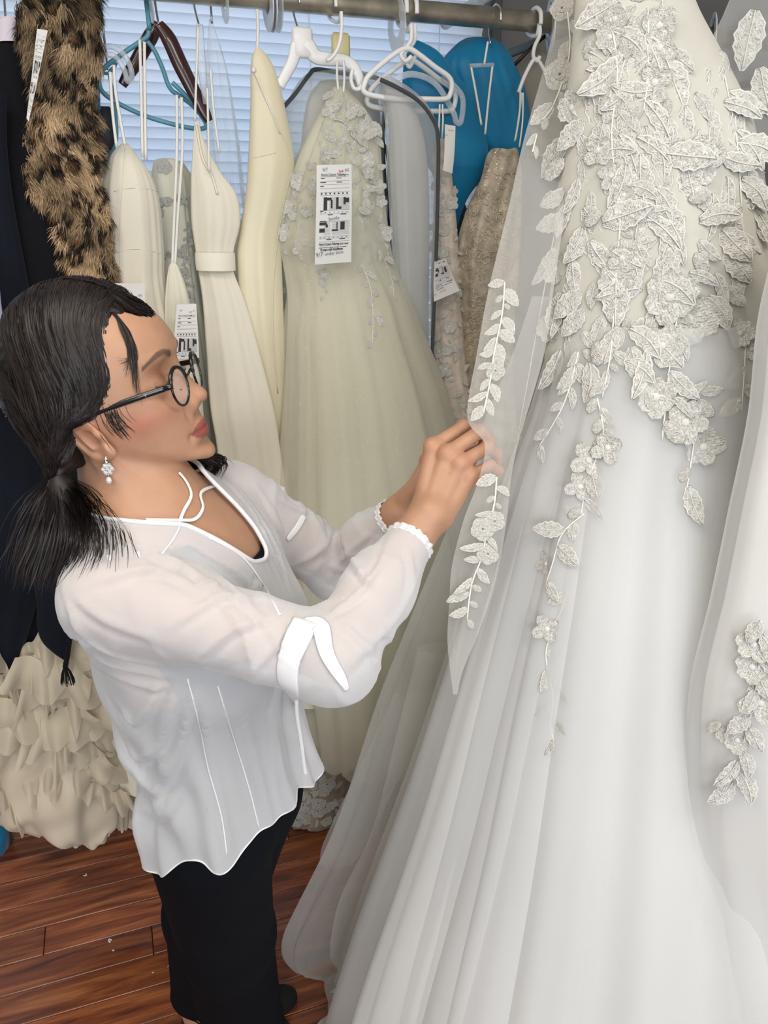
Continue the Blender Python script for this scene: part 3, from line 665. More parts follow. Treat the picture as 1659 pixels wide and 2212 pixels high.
def furcol(P):
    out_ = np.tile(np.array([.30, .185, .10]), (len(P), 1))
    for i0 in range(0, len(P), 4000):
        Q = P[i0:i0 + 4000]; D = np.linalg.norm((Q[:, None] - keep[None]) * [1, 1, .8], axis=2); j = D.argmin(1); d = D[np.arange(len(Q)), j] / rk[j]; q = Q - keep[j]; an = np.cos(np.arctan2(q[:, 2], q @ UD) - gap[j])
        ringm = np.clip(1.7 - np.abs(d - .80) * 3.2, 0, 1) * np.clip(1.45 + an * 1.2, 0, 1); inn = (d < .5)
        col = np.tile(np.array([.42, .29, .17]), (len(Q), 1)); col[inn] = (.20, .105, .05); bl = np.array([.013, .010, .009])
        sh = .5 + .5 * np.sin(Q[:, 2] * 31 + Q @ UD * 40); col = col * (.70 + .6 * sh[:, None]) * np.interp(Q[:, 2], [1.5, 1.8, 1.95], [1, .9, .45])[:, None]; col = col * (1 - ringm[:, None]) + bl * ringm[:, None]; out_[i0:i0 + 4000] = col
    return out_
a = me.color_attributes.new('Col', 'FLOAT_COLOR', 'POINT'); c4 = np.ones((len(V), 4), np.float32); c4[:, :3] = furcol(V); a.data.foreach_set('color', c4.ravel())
cc = np.repeat(V.reshape(-1, 140, 3).mean(1), 140, axis=0); Nv = np.where((((V - cc) * Nv).sum(1) < 0)[:, None], -Nv, Nv)
front = np.where(Nv @ (CO - np.array([V[:, 0].mean(), V[:, 1].mean(), 1.7])) > -.3)[0]; n = 60000; idx = _r.choice(front, n); base = V[idx] + _r.normal(size=(n, 3)) * .0025; nn_ = Nv[idx]
flow = np.stack([np.sin(base[:, 2] * 23) * .5, np.zeros(n), -np.ones(n)], 1); d1 = nn_ * .55 + flow * .9 + _r.normal(size=(n, 3)) * .18 + .35 * np.stack([np.sin(base[:, 2] * 150 + base[:, 0] * 90), np.cos(base[:, 2] * 120), np.sin(base[:, 0] * 170)], 1); d1 /= np.linalg.norm(d1, axis=1)[:, None]; ln = _r.uniform(.009, .018, n)[:, None]
sidev = np.cross(d1, nn_); sidev /= np.linalg.norm(sidev, axis=1)[:, None] + 1e-9; wv = .0008
p0, p1, p2 = base, base + d1 * ln * .55, base + d1 * ln + flow * ln * .25
VF = np.stack([p0 - sidev * wv, p0 + sidev * wv, p1 - sidev * wv * .8, p1 + sidev * wv * .8, p2], 1).reshape(-1, 3); o5 = (np.arange(n) * 5)[:, None]
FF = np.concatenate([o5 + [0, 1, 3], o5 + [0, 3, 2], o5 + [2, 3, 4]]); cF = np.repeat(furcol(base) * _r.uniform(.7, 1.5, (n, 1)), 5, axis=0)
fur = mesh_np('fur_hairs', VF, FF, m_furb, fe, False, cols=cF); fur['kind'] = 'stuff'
hanger_hook_simple(fe, 196, 10, 0)
ticket('long narrow paper ticket pinned on the leopard fur coat', [(80, 62), (103, 66), (62, 262), (57, 255)], -.145, (0, .95), 3)

# ============ hangers that show
wh = empty('wooden_hanger', onr(342, 50, 0), 'dark mahogany wooden coat hanger in front of the blind', 'hanger', 'hangers on the rail')
for a_, b_ in (([(342, 52), (365, 85), (390, 140), (420, 200), (441, 240), (452, 262)], [.010, .015, .0155, .014, .012, .008]), ([(342, 52), (325, 80), (300, 125), (278, 160), (264, 184)], [.010, .014, .013, .011, .008])):
    P = cr(opx(a_, -.02 if a_[1][0] > 342 else .03), 6); MB().tube(P, np.interp(np.linspace(0, 1, len(P)), np.linspace(0, 1, len(b_)), b_), 12, flat=(nrm(UD * .3 - ND), .55)).build('hanger_arm', m_wood, wh)
hook(wh, 342, 0, onr(342, 52, 0), 0)
th = empty('teal_hanger', onr(318, 80, .02), 'teal tubular plastic hanger in front of the blind', 'hanger', 'hangers on the rail')
MB().tube(cr(opx([(322, 60), (319, 78), (300, 92), (262, 118), (222, 150), (214, 172), (228, 205), (300, 245), (380, 270), (432, 278), (445, 268), (420, 232), (385, 205), (372, 196), (362, 180), (352, 150), (335, 112), (319, 90)], .02), 6), .0042, 8).build('frame', m_teal, th)
hook(th, 322, 0, onr(322, 62, .02), .02, m_teal, .0042); MB().tube(cr(opx([(372, 178), (395, 200), (420, 225)], .0), 5), .0042, 8).build('strap_notch', m_teal, th)
t2 = empty('dark_teal_hanger', onr(232, 150, .04), 'dark teal plastic hanger end beside the blue cover', 'hanger', 'hangers on the rail')
MB().tube(cr(opx([(218, 155), (235, 158), (250, 137), (247, 145), (236, 160), (246, 210), (252, 300), (232, 345), (217, 385)], .07), 5), .0030, 8).build('frame', m_teal, t2); hook(t2, 232, 0, onr(232, 150, .07), .07)
MB().bbox(onr(228, 282, .10), (.028, .006, .085), AX, .002).build('size_card', plain('black_card', (.02, .022, .025), .5), t2)
ch = empty('clear_hanger', onr(215, 100, -.03), 'clear plastic hanger right of the leopard coat', 'hanger', 'hangers on the rail')
P = cr(opx([(206, 60), (206, 92), (214, 105), (240, 100), (265, 115), (280, 140), (285, 165), (276, 176), (268, 150), (252, 125), (236, 118), (216, 120)], -.03), 6); MB().tube(P, .0046, 8).build('frame', m_clear, ch); hook(ch, 206, 0, onr(206, 62, -.03), -.03)
# white clip hanger
cwh = empty('white_clip_hanger', onr(650, 80, -.03), 'white moulded plastic hanger above the glitter gown', 'hanger', 'hangers on the rail')
P = cr(opx([(604, 186), (618, 160), (633, 130), (640, 100), (652, 92), (666, 100), (682, 122), (710, 128), (740, 130), (762, 142), (775, 165), (781, 188)], -.03), 6); MB().tube(P, np.interp(np.linspace(0, 1, len(P)), [0, .3, .45, .6, .9, 1], [.009, .012, .015, .012, .010, .008]), 10, flat=(-ND, .45)).build('body', m_wplas, cwh)
MB().bbox(onr(653, 92, -.03), (.040, .012, .052), AX, .006).build('neck_block', m_wplas, cwh); hook(cwh, 650, 0, onr(651, 84, -.03), -.03)
MB().tube(cr(opx([(762, 150), (758, 170), (764, 190), (776, 192), (781, 184)], -.045), 5), .004, 8).build('clip', m_wplas, cwh)
wk = empty('slim_white_hanger', onr(735, 100, -.06), 'slim white hanger whose hook crosses the white moulded hanger', 'hanger', 'hangers on the rail')
MB().tube(cr(opx([(737, 25), (738, 60), (733, 95), (722, 118), (712, 128), (706, 130)], -.06), 6), .0035, 8).build('neck', m_wplas, wk); hook(wk, 737, 0, onr(737, 28, -.06), -.06, m_wplas, .0035)
yb = MB().bbox(onr(736, 103, .02), (.038, .012, .052), AX, .006).build('yellowed_hanger_neck', plain('yellowed_plastic', (.62, .55, .30), .4), None); tag(yb, 'yellowed plastic hanger neck behind the slim white hanger', 'hanger', 'hangers on the rail')
for k, (dx, dy) in enumerate(((0, 0), (8, 26))):
    h_ = empty('white_tubular_hanger', onr(888 + dx, 100, -.05 + k * .03), ('white tubular plastic hanger right of the garment bags, the nearer one' if k == 0 else 'white tubular plastic hanger just behind and below its twin'), 'hanger', 'hangers on the rail')
    o_ = -.05 + k * .035
    MB().tube(cr(opx([(880 + dx, 105 + dy), (905 + dx, 118 + dy), (940 + dx, 145 + dy), (968 + dx, 165 + dy), (976 + dx, 182 + dy), (972 + dx, 205 + dy), (960 + dx, 214 + dy), (910 + dx, 214 + dy), (850 + dx, 213 + dy), (800 + dx, 205 + dy), (785 + dx, 195 + dy), (788 + dx, 180 + dy), (800 + dx, 160 + dy), (850 + dx, 118 + dy)], o_), 6, True), .0052, 10, True).build('frame', m_wplas, h_)
    MB().tube(cr(opx([(888 + dx, 52), (888 + dx, 85), (878 + dx, 102), (866 + dx, 118), (876 + dx, 132 + dy / 2), (889 + dx, 122)], o_), 5), .0042, 8).build('neck', m_wplas, h_); hook(h_, 888, 0, onr(888 + dx, 55, o_), o_, m_wplas, .0046)
h_ = empty('small_white_hanger', onr(1160, 100, -.02), 'small white plastic hanger near the right end of the rail', 'hanger', 'hangers on the rail')
MB().tube(cr(opx([(1165, 50), (1166, 75), (1155, 100), (1152, 122), (1160, 132), (1166, 122)], -.02), 5), .0042, 8).build('neck', m_wplas, h_); MB().tube(cr(opx([(1120, 200), (1133, 165), (1152, 130), (1163, 132), (1175, 152), (1185, 175)], -.02), 5), .0042, 8).build('frame', m_wplas, h_); hook(h_, 1165, 0, onr(1165, 52, -.02), -.02, m_wplas, .0046)
# plastic size rings on the rail
m_disc = plain('size_ring_plastic', (.62, .64, .68), .35, var=.02); m_discc = film('clear_ring', (.85, .88, .92), .35, .1, .5, .2, 20); m_let = plain('size_lettering', (.02, .05, .09), .5)
def disc(px, mat, label, txts=(), R_=.046, tilt=0.0, dz=0.0):
    u = uat(px, 25 + .069 * (px - 880), 0)[0]; c = rp(u, 0, 2.0 - .004 + dz); e = empty('size_ring', c, label, 'size ring', 'size rings on the rail'); n_ = nrm(UD + ND * tilt + ZD * .06); up = nrm(ZD - n_ * (ZD @ n_)); sd_ = np.cross(up, n_); V = []; F = []; m = 40
    for s in (-.0012, .0012):
        for R1 in (.0215, R_): V += [c + n_ * s + R1 * (math.cos(2 * math.pi * k / m) * sd_ + math.sin(2 * math.pi * k / m) * up) for k in range(m)]
    for k in range(m): j = (k + 1) % m; F += [(k, j, m + j, m + k), (2 * m + k, 3 * m + k, 3 * m + j, 2 * m + j), (k, 2 * m + k, 2 * m + j, j), (m + k, m + j, 3 * m + j, 3 * m + k)]
    MB().add(V, F).build('ring', mat, e, False)
    for s, a, sz in txts:
        dirv = -n_; xa = -np.cross(up, -n_) if False else np.cross(-n_, up) * -1; xa = np.cross(up, -n_); ra = math.cos(a) * xa + math.sin(a) * up; ta = nrm(np.cross(-n_, ra)) ; o = c - n_ * .0018 + ra * .0335
        upt = ra if len(s) < 5 else ra; rtv = np.cross(upt, -n_); rtv = nrm(rtv)
        text_mesh(s, sz, m_let, e, o - upt * sz * .35, rtv, upt, 'size_letter', 0.0004, 'CENTER', .8)
    return e
disc(484, m_discc, 'clear size ring on the rail above the plastic bag', R_=.042); disc(322, m_discc, 'clear size ring at the top of the teal hanger hook', R_=.05)
for k, px in enumerate((578, 586, 598)): disc(px, m_disc if k < 2 else m_discc, ('grey size ring stacked leftmost of three on the rail', 'grey size ring in the middle of the stack of three', 'clear size ring rightmost in the stack of three')[k], R_=.050)
disc(857, m_discc, 'clear size ring left of the white tubular hanger hooks', R_=.050, dz=-.022)
disc(1190, m_disc, 'white size ring printed with a letter D near the right bracket', (('D', rad(80), .022), ('N', rad(-105), .016)), R_=.052, tilt=-.35)
disc(1540, m_disc, 'white size ring printed 22 glimpsed above the neckline of the large gown', (('22', rad(60), .024), ('8', rad(140), .020), ('|', rad(95), .026)), R_=.052, tilt=-.6)

# ============ dresses
e, b = garment('satin_gown', 'strapless ivory satin gown with waist seams, hanging right of the leopard coat', 'dress', [(310, 262, 276), (335, 240, 296), (380, 224, 325), (440, 217, 342), (540, 220, 350), (640, 224, 358), (900, 215, 420), (1300, 190, 470), (1650, 170, 500)], -.02, m_crepe, depth=.7, nang=110, ks=(6, 11, 19), f0=.02, f1=.12, seed=12)
bv = obvh(b)
for y in (540, 408): strip_on(bv, [(246, y + 6), (280, y - 2), (320, y), (346, y + 8)], .0008, .0006, 'seam', m_glin, e)
strip_on(bv, [(270, 320), (264, 400), (258, 520), (262, 620)], .0008, .0006, 'seam', m_glin, e); straps(e, [[(246, 140), (250, 200), (262, 270), (270, 314)], [(238, 155), (243, 240), (252, 318)]], -.06)
ticket('paper ticket half hidden by her hair on the ivory satin gown', [(244, 612), (312, 612), (316, 700), (240, 700)], -.11, (0, .22), 5)
e, b = garment('beaded_ivory_gown', 'ivory gown with beaded scroll bodice between satin gown and belted dress', 'dress', [(342, 345, 372), (352, 333, 388), (400, 330, 402), (480, 336, 412), (600, 340, 425), (900, 340, 470), (1400, 320, 520)], .07, m_glin, depth=.7, nang=90, ks=(5, 9, 17), f0=.03, f1=.12, seed=14)
bv = obvh(b)
m_bead = cloth('silver_beading', (.42, .40, .34), .35, .1, .3, 300, .8, .8, 0, 60, metal=.4)
vine(e, bv, [(340, 465), (352, 445), (375, 432), (402, 430)], m_bead, 17, 7, .0012, 3, ('flower', 'leaf', 'bud')); vine(e, bv, [(405, 480), (402, 540), (398, 600), (408, 650)], m_bead, 15, 9, .001, 4, ('flower', 'leaf', 'bud')); vine(e, bv, [(352, 550), (370, 548), (392, 546)], m_bead, 14, 8, .001, 4, ('flower', 'leaf'))
put_motif('rose', 0, m_bead, e, bv, 355, 360, 26, 0)
straps(e, [[(302, 85), (305, 200), (308, 340)], [(312, 90), (313, 200), (315, 345)], [(382, 205), (382, 330), (376, 480), (372, 580)], [(392, 210), (394, 320), (384, 470), (378, 575)]], -.03)
e, b = garment('ivory_slip', 'small gathered ivory slip hung by a long ribbon loop', 'slip', [(568, 370, 378), (582, 364, 388), (640, 358, 408), (760, 356, 430), (1000, 352, 450)], -.05, m_glin, depth=.6, nang=70, ks=(5, 9, 15), f0=.08, f1=.12, seed=15)
ticket('paper ticket on the ivory slip just above her glasses', [(382, 658), (424, 656), (430, 775), (372, 775)], -.135, (0, .52), 6)
e, b = garment('belted_ivory_gown', 'ivory crepe gown with a fabric belt beside the plastic bag', 'dress', [(262, 420, 430), (300, 418, 440), (370, 414, 476), (420, 414, 512), (480, 416, 520), (540, 424, 506), (585, 430, 505), (650, 440, 530), (750, 448, 558), (880, 458, 590), (1000, 475, 608), (1200, 470, 640), (1500, 440, 680)], -.04, m_crepe, depth=.6, nang=110, nrow=90, ks=(5, 9, 14), f0=.04, f1=.16, fp=.7, seed=17)
px_loft('belt', [(545, 421, 507), (560, 421, 508), (584, 424, 509)], -.048, cloth('belt_satin', (.78, .74, .62), .45), e, depth=.68, nang=50, nrow=8, f0=0, f1=0); bv = obvh(b)
strip_on(bv, [(424, 270), (436, 340), (456, 376), (470, 420)], .0025, .002, 'neckline_binding', m_crepe, e); straps(e, [[(428, 60), (424, 170), (421, 262)], [(448, 190), (450, 280), (452, 372)], [(455, 150), (462, 240), (474, 330)]], -.07, .0022)
lh = empty('clear_strap_hanger', onr(431, 60, -.03), 'clear plastic hanger end-on above the belted gown', 'hanger', 'hangers on the rail'); MB().tube(opx([(431, 52), (434, 130), (445, 225)], -.03), [.006, .009, .005], 8, flat=(-ND, .5)).build('frame', m_clear, lh); hook(lh, 431, 0, onr(431, 55, -.03), -.03)
e, b = garment('clear_plastic_bag', 'crinkled clear plastic dress bag hanging behind the belted gown', 'garment bag', [(42, 452, 458), (80, 450, 470), (150, 448, 490), (220, 448, 502), (300, 452, 514), (400, 462, 524), (450, 472, 530)], .04, film('polythene', (.82, .86, .90), .16, .12, .55, 1.0, 26, .4), 'cover', depth=.6, nang=70, nrow=60, ks=(5, 9, 16), f0=.1, f1=.22, seed=31); hook(e, 455, 0, onr(455, 44, .04), .04)
e, b = garment('cream_satin_gown', 'cream satin gown with a deep folded facing, centre of the rail', 'dress', [(104, 552, 562), (125, 543, 580), (160, 540, 596), (230, 539, 614), (340, 534, 633), (420, 528, 624), (500, 516, 606), (560, 510, 606), (680, 520, 610), (800, 540, 614), (920, 565, 618), (1060, 590, 626), (1090, 595, 628)], -.03, m_cream, depth=.55, nang=110, nrow=90, ks=(3, 5, 9), f0=.02, f1=.10, seed=19)
bv = obvh(b); strip_on(bv, [(546, 150), (580, 230), (628, 345), (612, 440), (594, 560), (588, 700), (600, 850)], .0015, .001, 'facing_edge', m_cream, e); strip_on(bv, [(536, 345), (560, 338), (596, 330)], .0009, .0006, 'seam', m_glin, e); strip_on(bv, [(545, 145), (575, 215), (604, 290)], .0012, .002, 'cord', m_strap, e)
straps(e, [[(556, 20), (557, 60), (556, 108)]], -.03, .003); MB().sphere(onr(548, 152, -.075), .005, 8, 6).build('button', m_strap, e)
# glitter ball gown
rows = [(192, 722, 740), (230, 700, 780), (290, 668, 812), (350, 640, 818), (430, 612, 824), (520, 602, 834), (570, 612, 846), (640, 622, 872), (720, 622, 900), (820, 618, 936), (920, 612, 962), (1050, 606, 992), (1200, 610, 1020), (1400, 630, 1030), (1560, 655, 1010), (1590, 664, 1000)]
ge, b = garment('glitter_ball_gown', 'ivory glitter tulle ball gown with lace bodice and a paper ticket, centre', 'dress', rows, .0, m_glin, 'lining', depth=.7, nang=130, nrow=110, ks=(9, 15, 25), f0=.0, f1=.10, seed=23, hem=.012)
rows2 = [(y, a - 3, c + 3) for y, a, c in rows]; rows2[0] = (188, 720, 742)
b2 = px_loft('tulle_layer', rows2, -.008, m_gtulle, ge, depth=.78, nang=180, nrow=110, ks=(11, 19, 33), f0=.03, f1=.17, seed=24, hem=.015); bvg = obvh(b2)
rows3 = [(y, a - 12 if y > 700 else a + 2, c + 8 if y > 600 else c - 2) for y, a, c in rows if y > 500]; rows3 = [(470, 625, 815)] + rows3; b3 = px_loft('tulle_overlay', rows3, -.02, m_gtulle, ge, depth=.86, nang=180, nrow=90, ks=(8, 14, 22), f0=.0, f1=.17, seed=29, hem=.02); bvo = obvh(b3, b2)
fill(ge, bvg, [(722, 200), (790, 250), (812, 300), (800, 345), (730, 350), (692, 340), (695, 270)], m_embs, 16, 28, 1, ('leaf', 'leaf', 'leaf', 'bud', 'flower'), 0, 1.2)
fill(ge, bvg, [(765, 350), (815, 350), (835, 520), (800, 600), (765, 560)], m_embs, 18, 28, 2, ('leaf', 'leaf', 'bud', 'flower'), 0, 1.2); fill(ge, bvg, [(612, 430), (660, 360), (684, 380), (684, 560), (612, 560)], m_embs, 20, 28, 3, ('leaf', 'leaf', 'bud', 'flower'), 0, 1.2)
vine(ge, bvo, [(780, 570), (800, 620), (806, 690), (803, 750)], m_embs, 34, 22, .0012, 4, ('leaf', 'bud'), .4); vine(ge, bvo, [(820, 540), (845, 600), (850, 640)], m_embs, 26, 20, .001, 6, ('leaf', 'bud'), .4); vine(ge, bvo, [(690, 580), (702, 604), (700, 640)], m_embs, 18, 16, 0, 7, ('flower', 'bud'), .4); vine(ge, bvg, [(612, 600), (605, 700), (604, 760)], m_embs, 24, 20, .001, 8, ('leaf', 'flower'), .6)
straps(ge, [[(729, 132), (728, 160), (731, 195)], [(742, 130), (744, 165), (742, 200)]], -.06, .0025)
MBb = MB(); _r2 = np.random.default_rng(8)
for (x, y) in cr(np.array([(722, 262, 0), (735, 262, 0), (750, 275, 0), (765, 300, 0), (792, 325, 0)]), 12)[:, :2]:
    h = cast(bvg, x, y, .004)
    if h: MBb.sphere(h[0], .0017, 6, 4)
o = MBb.build('bead_string', plain('silver_beads', (.7, .7, .68), .2, .8), ge); o['kind'] = 'stuff'
# sparkles scattered on the tulle
MBb = MB()
for k in range(420):
    x, y = _r2.uniform(640, 960), _r2.uniform(560, 1350); h = cast(bvo, x, y, .001)
    if h: MBb.sphere(h[0], _r2.uniform(.0005, .0011), 4, 3)
o = MBb.build('glitter', plain('glitter_flake', (.95, .95, .85), .15, .2, 1), ge, False); o['kind'] = 'stuff'
ticket('long printed paper ticket pinned to the glitter ball gown bodice', [(683, 357), (758, 355), (760, 566), (681, 572)], -.155, (0, 1), 1)
# small scalloped second hem below the ball gown, and the lace train hem
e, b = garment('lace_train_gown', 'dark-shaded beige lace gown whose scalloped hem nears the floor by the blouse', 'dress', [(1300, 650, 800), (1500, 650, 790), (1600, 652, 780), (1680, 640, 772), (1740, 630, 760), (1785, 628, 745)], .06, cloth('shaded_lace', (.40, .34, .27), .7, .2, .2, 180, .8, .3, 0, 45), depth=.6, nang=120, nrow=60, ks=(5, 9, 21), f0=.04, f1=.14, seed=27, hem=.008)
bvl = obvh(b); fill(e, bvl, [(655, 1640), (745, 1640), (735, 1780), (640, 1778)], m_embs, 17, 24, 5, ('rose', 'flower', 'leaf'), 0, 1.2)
garment('hidden_ivory_gown', 'ivory gown squeezed behind the cream satin gown, mostly hidden', 'dress', [(430, 560, 600), (480, 520, 625), (600, 505, 640), (900, 500, 660), (1300, 480, 680)], .16, m_satin, depth=.6, nang=80, nrow=50, ks=(5, 9, 14), f0=.03, f1=.10, seed=201)
garment('hidden_beige_gown', 'beige gown behind the ribbon loops, filling the gap beside the satin gown', 'dress', [(348, 372, 386), (360, 352, 402), (420, 345, 425), (600, 340, 440), (900, 330, 480), (1300, 300, 500)], .17, cloth('beige_satin', (.62, .56, .44), .5), depth=.6, nang=80, nrow=50, ks=(5, 9, 14), f0=.03, f1=.10, seed=202)
garment('charcoal_gown', 'charcoal gown seen as a dark strip between blush lace and champagne beading', 'dress', [(430, 975, 1000), (500, 950, 1020), (700, 945, 1040), (900, 940, 1060), (1200, 930, 1080)], .16, cloth('charcoal_crepe', (.05, .055, .06), .8), depth=.6, nang=80, nrow=50, ks=(5, 9, 14), f0=.03, f1=.10, seed=203)
# garment bags with dark piping
def piped(name, label, rows, off, path, seed, inner=None):
    e, b = garment(name, label, 'garment bag', rows, off, m_gbag, 'cover', depth=.5, nang=90, nrow=80, ks=(4, 7, 12), f0=.02, f1=.08, seed=seed)
    for q_ in path: MB().tube(cr(opx(q_, off - .02), 5), .0042, 8).build('binding', m_pipe, e)
    if inner: px_loft('garment_inside', inner[0], off + .015, inner[1], e, depth=.45, nang=90, nrow=60, ks=(5, 9, 14), f0=.03, f1=.10, seed=seed + 3)
    return e
piped('frosted_garment_bag', 'frosted garment bag with dark piping behind the glitter gown bodice', [(150, 680, 745), (165, 655, 815), (200, 630, 828), (250, 614, 832), (350, 612, 832), (500, 640, 838), (650, 660, 848), (900, 680, 900)], .05, [[(612, 232), (640, 200), (668, 162), (684, 150), (740, 158), (800, 166), (822, 175), (832, 200), (830, 250), (826, 300), (838, 340), (840, 420), (842, 500), (848, 570)], [(826, 300), (832, 420), (826, 480), (836, 560)]], 41, ([(175, 690, 790), (230, 660, 815), (400, 650, 820), (700, 670, 840)], cloth('ivory_bagged', (.60, .57, .48), .7)))
MB().bbox(onr(822, 470, .0), (.016, .01, .05), AX, .003).build('zip_pull_tab', m_pipe, bpy.data.objects['frosted_garment_bag']); MB().tube(opx([(815, 468), (824, 474), (830, 466)], -.02), .002, 6).build('zip_slider', m_silverz if 'm_silverz' in globals() else m_wire, bpy.data.objects['frosted_garment_bag'])
piped('long_frosted_garment_bag', 'long frosted garment bag with dark grey piping left of the blue covers', [(166, 822, 845), (190, 824, 885), (230, 828, 925), (290, 834, 946), (400, 838, 945), (560, 848, 941), (700, 856, 936), (830, 862, 932), (950, 870, 930)], -.05, [[(822, 172), (860, 190), (900, 215), (930, 250), (946, 292), (946, 400), (942, 560), (936, 700), (932, 810)]], 43, ([(180, 826, 850), (260, 840, 905), (400, 845, 925), (700, 862, 925), (920, 875, 925)], cloth('greyed_white_gown', (.50, .50, .49), .7)))
# blue covers
e, b = garment('blue_dress_cover', 'bright blue fabric cover with sharp right corner beside the white hangers', 'garment bag', [(88, 884, 905), (110, 876, 945), (150, 872, 978), (200, 872, 1014), (270, 890, 1045), (350, 920, 1058), (375, 935, 1050), (430, 952, 1010), (500, 962, 985), (545, 966, 974)], .03, m_blue, 'cover', depth=.4, nang=80, nrow=70, ks=(3, 6, 11), f0=.02, f1=.06, seed=51)
e, b = garment('pleated_blue_cover', 'second blue cover with clear hanger straps, near the window jamb', 'garment bag', [(82, 1008, 1058), (98, 985, 1085), (140, 955, 1108), (200, 965, 1130), (260, 990, 1140), (310, 1015, 1140), (345, 1040, 1128), (420, 1045, 1110)], .06, m_blue, 'cover', depth=.5, nang=90, nrow=60, ks=(7, 13, 21), f0=.05, f1=.10, seed=52)
hook(e, 1055, 0, onr(1054, 90, .03), .03); MB().tube(opx([(1015, 142), (1066, 140)], -.03), .004, 6).build('hanger_bar', m_clear, e); straps(e, [[(1018, 145), (1030, 210), (1040, 270)], [(1064, 143), (1056, 210), (1048, 290)], [(1054, 90), (1046, 140)], [(1128, 200), (1120, 260), (1114, 300)]], -.04, .0025)
P = opx([(955, 165), (985, 190), (1000, 215), (996, 262), (985, 262), (978, 240), (940, 180), (890, 160), (850, 172), (835, 165)], -.035); MB().tube(cr(P, 5), .006, 8, flat=(-ND, .5)).build('clear_hanger', m_clear, None); tag(bpy.data.objects['clear_hanger.001'] if 'clear_hanger.001' in bpy.data.objects else bpy.data.objects['clear_hanger'], 'clear plastic hanger in front of the bright blue cover', 'hanger', 'hangers on the rail')
# slim lace gown, champagne gown
e, b = garment('blush_lace_gown', 'narrow blush lace gown squeezed between the long bag and champagne gown', 'dress', [(300, 944, 962), (380, 940, 975), (480, 938, 984), (600, 934, 992), (700, 934, 998), (800, 936, 1006), (920, 944, 1030), (1100, 940, 1080), (1400, 930, 1100)], -.02, m_blush, depth=.9, nang=90, ks=(4, 7, 13), f0=.03, f1=.10, seed=61)
bvf = obvh(b); fill(e, bvf, [(940, 330), (980, 400), (1000, 700), (1020, 920), (945, 920), (940, 600)], m_embs, 17, 22, 7, ('leaf', 'leaf', 'bud', 'flower'), 0, 1.2); straps(e, [[(950, 225), (948, 280), (945, 330)], [(956, 225), (957, 260), (955, 300)]], -.05, .002)
ticket('paper ticket slanting out from the blush lace gown', [(938, 565), (962, 558), (994, 628), (938, 652)], -.085, (.45, 1.0), 9); ticket('blank-backed paper ticket hanging high beside the bright blue cover', [(962, 268), (985, 272), (976, 375), (956, 368)], -.08, (.9, 1.0), 12)
e, b = garment('champagne_beaded_gown', 'champagne gown densely beaded with scrolls, right of the blue covers', 'dress', [(322, 1062, 1116), (345, 1050, 1122), (400, 1035, 1122), (450, 1012, 1122), (540, 990, 1118), (650, 988, 1110), (760, 1000, 1105), (900, 1000, 1110), (1300, 980, 1140)], -.03, m_champ, depth=.6, nang=120, nrow=110, ks=(4, 7, 13), f0=.03, f1=.10, seed=62, noisy=.002)
bvc = obvh(b); m_scr = cloth('champagne_scroll', (.50, .42, .30), .35, .1, .2, 300, .8, .7, 0, 60, metal=.35); _r3 = np.random.default_rng(9); cnt_ = 0
for k in range(210):
    x, y = _r3.uniform(990, 1120), _r3.uniform(330, 800); a0 = _r3.uniform(0, 6.28); sg = _r3.choice([-1, 1]); sz = _r3.uniform(7, 15); pts = [(x + sz * (1 - t * .8) * math.cos(a0 + sg * t * 5.2), y + sz * (1 - t * .8) * 1.1 * math.sin(a0 + sg * t * 5.2)) for t in np.linspace(0, 1, 7)]
    if strip_on(bvc, pts, .0012, .0008, 'beaded_scroll', m_scr, e, .7, 3): cnt_ += 1
straps(e, [[(1124, 195), (1122, 250), (1112, 305)], [(1130, 200), (1129, 260), (1122, 318)]], -.06, .002)
e, b = garment('taupe_garment_cover', 'taupe cover on a black hanger at the right end of the rail', 'garment bag', [(80, 1168, 1192), (105, 1145, 1200), (150, 1112, 1206), (240, 1112, 1210), (340, 1118, 1215)], .10, m_taupe, 'cover', depth=.5, nang=60, nrow=40, ks=(3, 6), amps=(1, .5), f1=.06, seed=71); MB().tube(opx([(1100, 152), (1150, 100), (1185, 72)], .05), .004, 8).build('hanger_arm', plain('black_hanger', (.01, .01, .01), .3), e)
